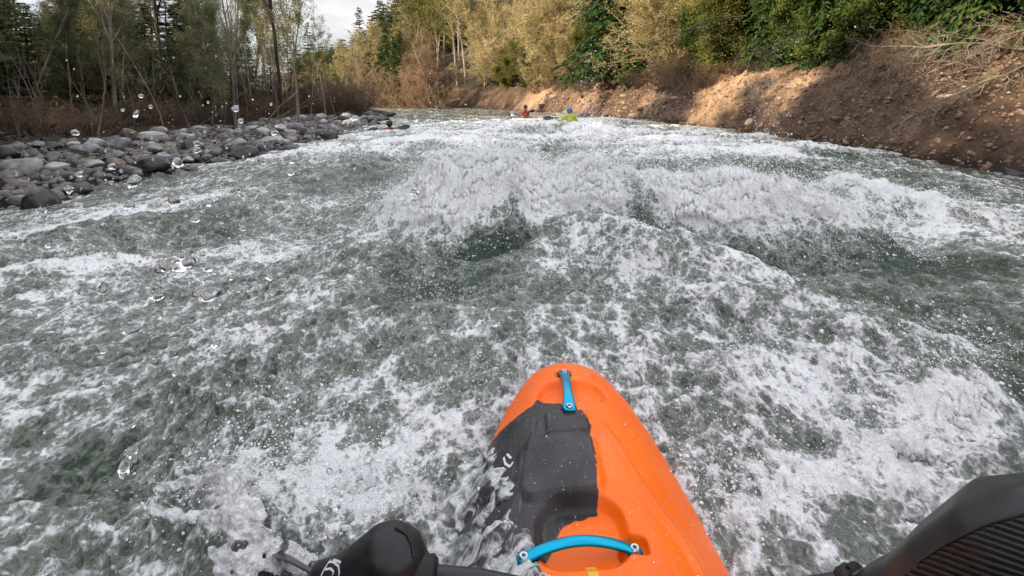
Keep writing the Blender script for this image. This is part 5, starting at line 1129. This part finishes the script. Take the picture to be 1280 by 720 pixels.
tag(link('splash', mesh_np('splash', Vw[us], rmw[Fw], 4, M['film'])), 'clear bubbling water washing over the black left side of the orange kayak', 'splash')

# ------------------------------------------------------------------ paddle and gloves of the viewer
def tube_mesh(pts, rad, name, mt, n=14):
    P = np.array(pts); rad = np.array(rad) if np.ndim(rad) else np.full(len(P), rad); T_ = np.gradient(P, axis=0); T_ /= np.linalg.norm(T_, axis=1, keepdims=True)
    u = np.cross(T_[0], [0, 0, 1.]); u /= np.linalg.norm(u); V = []
    for i in range(len(P)):
        u = u - T_[i] * u.dot(T_[i]); u /= np.linalg.norm(u); v_ = np.cross(T_[i], u)
        for k in range(n): a = 6.2832 * k / n; V.append(P[i] + rad[i] * (u * math.cos(a) + v_ * math.sin(a)))
    bm = bmesh.new(); vs = [bm.verts.new(v) for v in V]
    for i in range(len(P) - 1):
        for k in range(n): bm.faces.new((vs[i * n + k], vs[i * n + (k + 1) % n], vs[(i + 1) * n + (k + 1) % n], vs[(i + 1) * n + k]))
    bm.faces.new(vs[:n]); bm.faces.new(vs[-n:][::-1]); bmesh.ops.recalc_face_normals(bm, faces=bm.faces); return from_bm(bm, name, mt)
def blade_mesh(c, ax, wdir, ln, wd, name='blade', mt=None):
    """spooned, asymmetric paddle blade: ax along the shaft outward"""
    c, ax, wdir = np.array(c), nrm(np.array(ax, dtype=float)), nrm(np.array(wdir, dtype=float)); nn = np.cross(ax, wdir); bm = bmesh.new(); g_ = []
    for side in (0, 1):
        rows_ = []
        for i in range(17):
            f = i / 16; w_ = wd * .5 * max(.06, math.sin(math.pi * min(1, .08 + f * .86)) ** .55) * (.55 + .45 * min(1, f * 2)); row = []
            for j in range(9):
                s = j / 4 - 1; p = c + ax * ln * f + wdir * (w_ * s + .01 * f) + nn * (.022 * (f - .5) ** 2 * 4 + .012 * s * s + (.004 if side else -.003)); row.append(bm.verts.new(p))
            rows_.append(row)
        g_.append(rows_)
        for a, b_ in zip(rows_[:-1], rows_[1:]):
            for j in range(8): bm.faces.new((a[j], a[j + 1], b_[j + 1], b_[j]) if side else (a[j], b_[j], b_[j + 1], a[j + 1]))
    A, B = g_
    for i in range(16):
        for j in (0, 8): bm.faces.new((A[i][j], A[i + 1][j], B[i + 1][j], B[i][j]))
    for i in (0, 16):
        for j in range(8): bm.faces.new((A[i][j], A[i][j + 1], B[i][j + 1], B[i][j]))
    bmesh.ops.recalc_face_normals(bm, faces=bm.faces); return from_bm(bm, name, mt or M['carbon'])
sh = [(398, 712, .90), (430, 716, .86), (480, 716, .82), (535, 719, .79), (600, 725, .77), (660, 738, .75), (760, 752, .72), (880, 752, .69), (960, 738, .67), (1010, 738, .655), (1060, 731, .64), (1160, 722, .61), (1280, 742, .575), (1400, 760, .55)]
pp = [att(*q) for q in sh]
proot = empty('paddle', tuple(pp[6])); tag(proot, 'black bent shaft paddle held across the kayak by the viewer', 'paddle')
def plink(nm, me):
    o = link(nm, me, proot); o.location = -proot.location; return o
plink('shaft', tube_mesh(pp, .0145, 'shaft', M['carbon']))
d0 = nrm(pp[0] - pp[2]); d1 = nrm(pp[-1] - pp[-3])
plink('blade', blade_mesh(pp[0], att(350, 690, 1.08) - pp[0], ray(370, 700) + np.array([0, 0, .12]), .45, .19)); plink('blade', blade_mesh(pp[-1], d1, (.1, .3, 1), .45, .19))
def pxball(l): return [(att(x, y, t), r / 640 * t) for x, y, r, t in l]
def dens_balls(l, k=6):
    o = []
    for (a, b_) in zip(l[:-1], l[1:]):
        for i in range(k): f = i / k; o.append(tuple(np.array(a) * (1 - f) + np.array(b_) * f))
    return pxball(o + [l[-1]])
lg = dens_balls([(487, 710, 44, .80), (464, 723, 43, .80), (438, 745, 40, .80), (412, 768, 36, .80)]) + dens_balls([(492, 703, 44, .80), (500, 712, 37, .80), (516, 722, 24, .80), (532, 719, 16, .79), (545, 720, 14, .79)]) + dens_balls([(486, 698, 42, .80), (455, 713, 34, .80), (425, 722, 26, .82), (405, 724, 22, .83)]) + dens_balls([(470, 716, 40, .80), (462, 790, 44, .74), (440, 900, 46, .66)])
groot = empty('paddle_mitt', tuple(att(480, 715, .8))); tag(groot, 'black neoprene paddle mitt with a white emblem at the bottom, left of the kayak', 'glove', 'paddle mitts of the viewer')
def glink(nm, me, rt):
    o = link(nm, me, rt); o.location = -rt.location; return o
gm = blobmesh('mitt', lg, .0042, M['neoprene'], 14); glink('mitt', gm, groot); gb = bvh_of(gm)
glink('cuff', tube_mesh([att(x, y, t) for x, y, t in [(520, 718, .795), (526, 719, .79), (532, 719.5, .79), (540, 720, .79), (546, 720, .79)]], np.array([24, 27, 22, 23, 18]) / 640 * .79, 'cuff', M['rubber'], 20), groot)
seam = stroke(gb, [(494, 660), (508, 668), (515, 682), (517, 700)])
if len(seam) > 3: glink('seam', tube_mesh([p + n_ * .001 for p, n_ in seam], .0022, 'seam', M['rubber'], 8), groot)
em = [stroke(gb, q) for q in ([(402, 720), (406, 712), (411, 704), (415, 699)], [(411, 703), (418, 703), (424, 708), (425, 716), (424, 720)], [(407, 712), (414, 711), (418, 715), (416, 720)], [(417, 700), (424, 702), (427, 704)])]
em = [q for q in em if len(q) > 2]
if em: glink('emblem', ribbon(em, .0016, None, M['white'], 'emblem', None), groot)
rgb_ = dens_balls([(1092, 768, 34, .62), (1135, 776, 62, .60), (1190, 782, 84, .57), (1265, 782, 122, .53), (1380, 784, 174, .48)], 8) + dens_balls([(1092, 760, 32, .62), (1072, 742, 21, .63), (1060, 733, 16, .64)], 6)
rroot = empty('paddle_mitt', tuple(att(1180, 715, .58))); tag(rroot, 'large black paddle mitt with a ribbed panel filling the lower right corner', 'glove', 'paddle mitts of the viewer')
rm_ = blobmesh('mitt', rgb_, .005, M['neoprene'], 16); glink('mitt', rm_, rroot); rbv = bvh_of(rm_)
glink('cuff', tube_mesh([att(x, y, t) for x, y, t in [(1056, 730, .645), (1062, 730, .64), (1068, 731, .64), (1074, 732, .635)]], np.array([18, 22, 21, 24]) / 640 * .64, 'cuff', M['rubber'], 20), rroot)
ex = stroke(rbv, [(1150, 705), (1185, 682), (1230, 660), (1290, 640), (1340, 626)])
if len(ex) > 3: glink('seam', tube_mesh([p + n_ * .001 for p, n_ in ex], .0022, 'seam', M['rubber'], 8), rroot)
V, F, gi = [], [], {}
for i, px in enumerate(np.arange(1120, 1350, 1.6)):
    top_y = float(np.interp(px, [1120, 1150, 1185, 1230, 1290, 1350], [728, 707, 684, 662, 642, 626]))
    for j in range(90):
        py = top_y + (770 - top_y) * j / 89; h_ = cast(rbv, px, py)
        if h_ is None: continue
        ph = (py - .30 * (px - 1120)) / 8.2 + .5 * math.sin(px * .013); e_ = min(1, (j + .5) / 3, i / 4)
        hgt = .0008 + .0030 * (abs(math.sin(math.pi * ph)) ** .8) * e_; gi[i, j] = len(V); V.append(h_[0] + h_[1] * hgt)
for (i, j) in list(gi):
    if all(k in gi for k in ((i + 1, j), (i + 1, j + 1), (i, j + 1))): F.append((gi[i, j], gi[i, j + 1], gi[i + 1, j + 1], gi[i + 1, j]))
if F: glink('ribbed_panel', mesh_np('ribbed_panel', V, F, 4, M['rubber']), rroot)

# ------------------------------------------------------------------ people
M['skin'] = mat('skin', (.45, .25, .17), rough=.5)[0]
def chain(pts, k=8):
    o = []
    for a, b_ in zip(pts[:-1], pts[1:]):
        for i in range(k + 1): f = i / k; o.append((np.array(a[0]) * (1 - f) + np.array(b_[0]) * f, a[1] * (1 - f) + b_[1] * f))
    return o
def person(loc, rz, jacket, helmet, label, vis=None, hands=None, hipz=.1, headv=(0, .02), vox=.016, vest=None, legs=True):
    """seated figure facing local +y; hands = two local points"""
    root = empty('person', loc); root.rotation_euler = (0, 0, rz); tag(root, label, 'person')
    hx_, hy_ = headv; hands = hands or [(-.32, .38, .38), (.32, .38, .38)]
    top = hipz + .52
    torso = chain([((0, 0, hipz), .15), ((0, .02, hipz + .22), .135), ((hx_ * .5, .04 + hy_ * .5, top - .08), .15)]) + chain([((hx_ * .5 - .15, hy_ * .5 + .02, top - .03), .062), ((hx_ * .5 + .15, hy_ * .5 + .02, top - .03), .062)])
    arms = []
    for sgn, hd in zip((-1, 1), hands):
        shd = np.array([hx_ * .5 + sgn * .185, hy_ * .5 + .02, top - .05]); el = (shd + np.array(hd)) / 2 + np.array([sgn * .10, -.06, -.10])
        arms.append(chain([(shd, .058), (el, .044), (np.array(hd), .030)], 10))
    neck = chain([((hx_ * .7, hy_ * .7 + .03, top), .06), ((hx_, hy_ + .04, top + .10), .055)], 4)
    hc = np.array([hx_, hy_ + .05, top + .20])
    head = [(hc, .092), (hc + [0, .015, -.05], .078), (hc + [0, .03, -.085], .055), (hc + [0, .098, -.03], .016), (hc + [0, .09, -.015], .012), (hc + [.088, 0, -.03], .018), (hc + [-.088, 0, -.03], .018)]
    handb = []
    for hd in hands:
        hd = np.array(hd); handb += [(hd, .034), (hd + [0, .03, .0], .030)] + [(hd + [f * .018 - .027, .055, -.008], .011) for f in range(4)] + [(hd + [f * .018 - .027, .060, -.028], .010) for f in range(4)] + [(hd + [.035, .03, .012], .012)]
    lg_ = chain([((-.1, .05, hipz - .03), .09), ((-.2, .45, hipz + .06), .06), ((-.18, .8, hipz - .03), .045)]) + chain([((.1, .05, hipz - .03), .09), ((.2, .45, hipz + .06), .06), ((.18, .8, hipz - .03), .045)]) if legs else []
    link('body', blobmesh('body', torso + arms[0] + arms[1] + neck + head + handb + lg_, vox, M['skin'], 3), root)
    link('jacket', blobmesh('jacket', [(c, r + .016) for c, r in torso] + [(c, r + .014) for a in arms for c, r in a[:-2]], vox, jacket, 4), root)
    if vest: link('life_vest', blobmesh('life_vest', [(c, r + .04) for c, r in torso[5:22]], vox, vest, 4), root)
    hm = blobmesh('helmet', [(hc + [0, -.012, .02], .118), (hc + [0, -.035, -.01], .108), (hc + [0, .03, .045], .100)], .012, helmet, 4)
    hl = link('helmet', hm, root)
    link('visor', strap([tuple(hc + [math.sin(a) * .11, math.cos(a) * .118 + .005, .035]) for a in np.linspace(-1.2, 1.2, 13)], [.03] * 13, .006, helmet, 'visor'), hl)
    return root
def fabric(n, c, r=.55): return nmat(n, [(.3, tuple(v * .7 for v in c)), (.7, c)], rough=r, scale=8, bump=.3, bscale=30)
M['yellow'] = fabric('yellow drysuit cloth', (.52, .55, .02)); M['redcloth'] = fabric('red jacket cloth', (.50, .045, .03)); M['redvest'] = fabric('bright red vest cloth', (.55, .035, .02)); M['blackcloth'] = fabric('black cloth', (.012, .012, .014))
M['bluehelm'] = mat('blue helmet shell', (.02, .16, .36), rough=.3)[0]; M['blackhelm'] = mat('black helmet shell', (.012, .012, .014), rough=.4)[0]; M['whitehull'] = mat('dark far kayak hull', (.04, .05, .06), rough=.35)[0]; M['redhull'] = mat('dark red far kayak hull', (.12, .02, .02), rough=.35)[0]
def far_kayak(loc, rz, mt, label):
    root = empty('kayak', loc); root.rotation_euler = (0, 0, rz); tag(root, label, 'kayak'); V = []; n = 40; k = 24
    for i in range(n):
        f = i / (n - 1); y = -1.3 + 2.6 * f; w_ = .32 * math.sin(math.pi * min(max(f, .0), 1)) ** .55 + .004; rk = .12 * (2 * f - 1) ** 4
        for j in range(k): a = 6.2832 * j / k; V.append((w_ * math.cos(a), y, .08 + rk + (.13 if math.sin(a) > 0 else .17) * math.sin(a) * min(1, w_ / .2)))
    F = [(i * k + j, i * k + (j + 1) % k, (i + 1) * k + (j + 1) % k, (i + 1) * k + j) for i in range(n - 1) for j in range(k)]
    link('hull', mesh_np('hull', V, F, 4, mt), root)
    link('cockpit_rim', tube_mesh([(.22 * math.cos(a), .38 * math.sin(a) - .05, .215) for a in np.linspace(0, 6.2832, 33)], .014, 'cockpit_rim', M['carbon'], 6), root)
    return root
def far_paddle(c, ax, label, ln=1.0):
    c = np.array(c, dtype=float); ax = nrm(np.array(ax, dtype=float)); root = empty('paddle', tuple(c)); tag(root, label, 'paddle')
    link('shaft', tube_mesh([-ax * ln * .56, ax * 0, ax * ln * .56], .015, 'shaft', M['carbon'], 8), root)
    for s in (-1, 1): link('blade', blade_mesh(ax * s * ln * .55, ax * s, (.1, .5, .8), .44, .21), root)
    return root
# yellow paddler
p = onz(712, 160, .02) ; p = atD(713, 122, 21.5); yx, yy = p[0], p[1]
wz = float(water_fields(np.array([yx]), np.array([yy]))[0][0]) - .30
far_kayak((yx, yy, wz - .02), R(12), M['whitehull'], 'dark kayak of the yellow paddler, mostly buried in white water')
person((yx, yy, wz), R(12), M['yellow'], M['bluehelm'], 'paddler in a yellow jacket and blue helmet among white water downstream', hands=[(-.42, .30, .45), (.30, .34, .40)], hipz=.10, legs=False)
far_paddle((yx - .15, yy + .30, wz + .56), (-1, .1, -.06), 'black bladed paddle held by the paddler in yellow', .95)
p = atD(658, 122, 30); rx0, ry0 = p[0], p[1]; wz2 = float(water_fields(np.array([rx0]), np.array([ry0]))[0][0]) - .24
far_kayak((rx0, ry0, wz2), R(50), M['redhull'], 'dark red kayak of the farthest paddler below the sunlit bank')
person((rx0, ry0, wz2 + .02), R(50), M['redcloth'], M['blackhelm'], 'farthest paddler, in a red jacket and dark helmet below the sunlit bank', hands=[(-.36, .34, .30), (.34, .30, .34)], hipz=.10, legs=False)
far_paddle((rx0 - .26, ry0 + .12, wz2 + .50), (-1, -.7, -.12), 'paddle of the farthest paddler in red', .95)
p = atD(485, 122, 18.6); ox, oy = p[0], p[1]
person((ox, oy, -.52), R(-20), M['redvest'], M['blackhelm'], 'paddler low in the water by the cobble tip, black helmet and red jacket', hands=[(-.34, .36, .36), (.36, .34, .42)], hipz=.10, legs=False, vest=M['redvest'])
far_paddle((ox + .05, oy - .2, .14), (1, -.1, .07), 'paddle lying across the water by the black helmeted paddler', .62)
# the viewer's own body, behind and below the camera
lh, rh = att(470, 735, .78), att(1250, 760, .53)
vr = empty('person', (.13, -.36, .30)); tag(vr, 'the viewer seated in the orange kayak, wearing black, arms in the paddle mitts', 'person')
def vb(l): return [(np.array(c) - np.array([.13, -.36, .30]), r) for c, r in l]
tors = chain([((.13, -.36, .40), .15), ((.10, -.33, .65), .14), ((.05, -.28, .88), .15)]) + chain([((-.12, -.26, .93), .065), ((.22, -.26, .93), .065)])
ar = [chain([((-.16, -.25, .91), .06), ((-.40, .02, .70), .05), (lh, .034)], 12), chain([((.26, -.25, .91), .06), ((.56, .0, .74), .05), (rh, .036)], 12)]
hd = [((.02, -.25, 1.12), .10), ((.02, -.225, 1.07), .085), ((.02, -.20, 1.03), .06), ((.02, -.14, 1.08), .016), ((.02, -.24, 1.0), .06), ((.03, -.26, .96), .06)]
hnd = []
for q in (lh, rh): hnd += [(q, .04), (q + [0, .04, 0], .036)] + [(q + [f * .02 - .03, .07, -.01], .012) for f in range(4)]
link('body', blobmesh('body', vb(tors + ar[0] + ar[1] + hd + hnd + chain([((.05, -.3, .36), .09), ((-.02, .15, .40), .06), ((.02, .5, .30), .045)]) + chain([((.22, -.3, .36), .09), ((.30, .15, .40), .06), ((.26, .5, .30), .045)])), .014, M['skin'], 3), vr)
link('jacket', blobmesh('jacket', vb([(c, r + .018) for c, r in tors] + [(c, r + .012) for a in ar for c, r in a[:-1]]), .014, M['blackcloth'], 4), vr)
link('helmet', blobmesh('helmet', vb([((.02, -.27, 1.15), .122), ((.02, -.25, 1.16), .115)]), .012, M['blackhelm'], 4), vr)
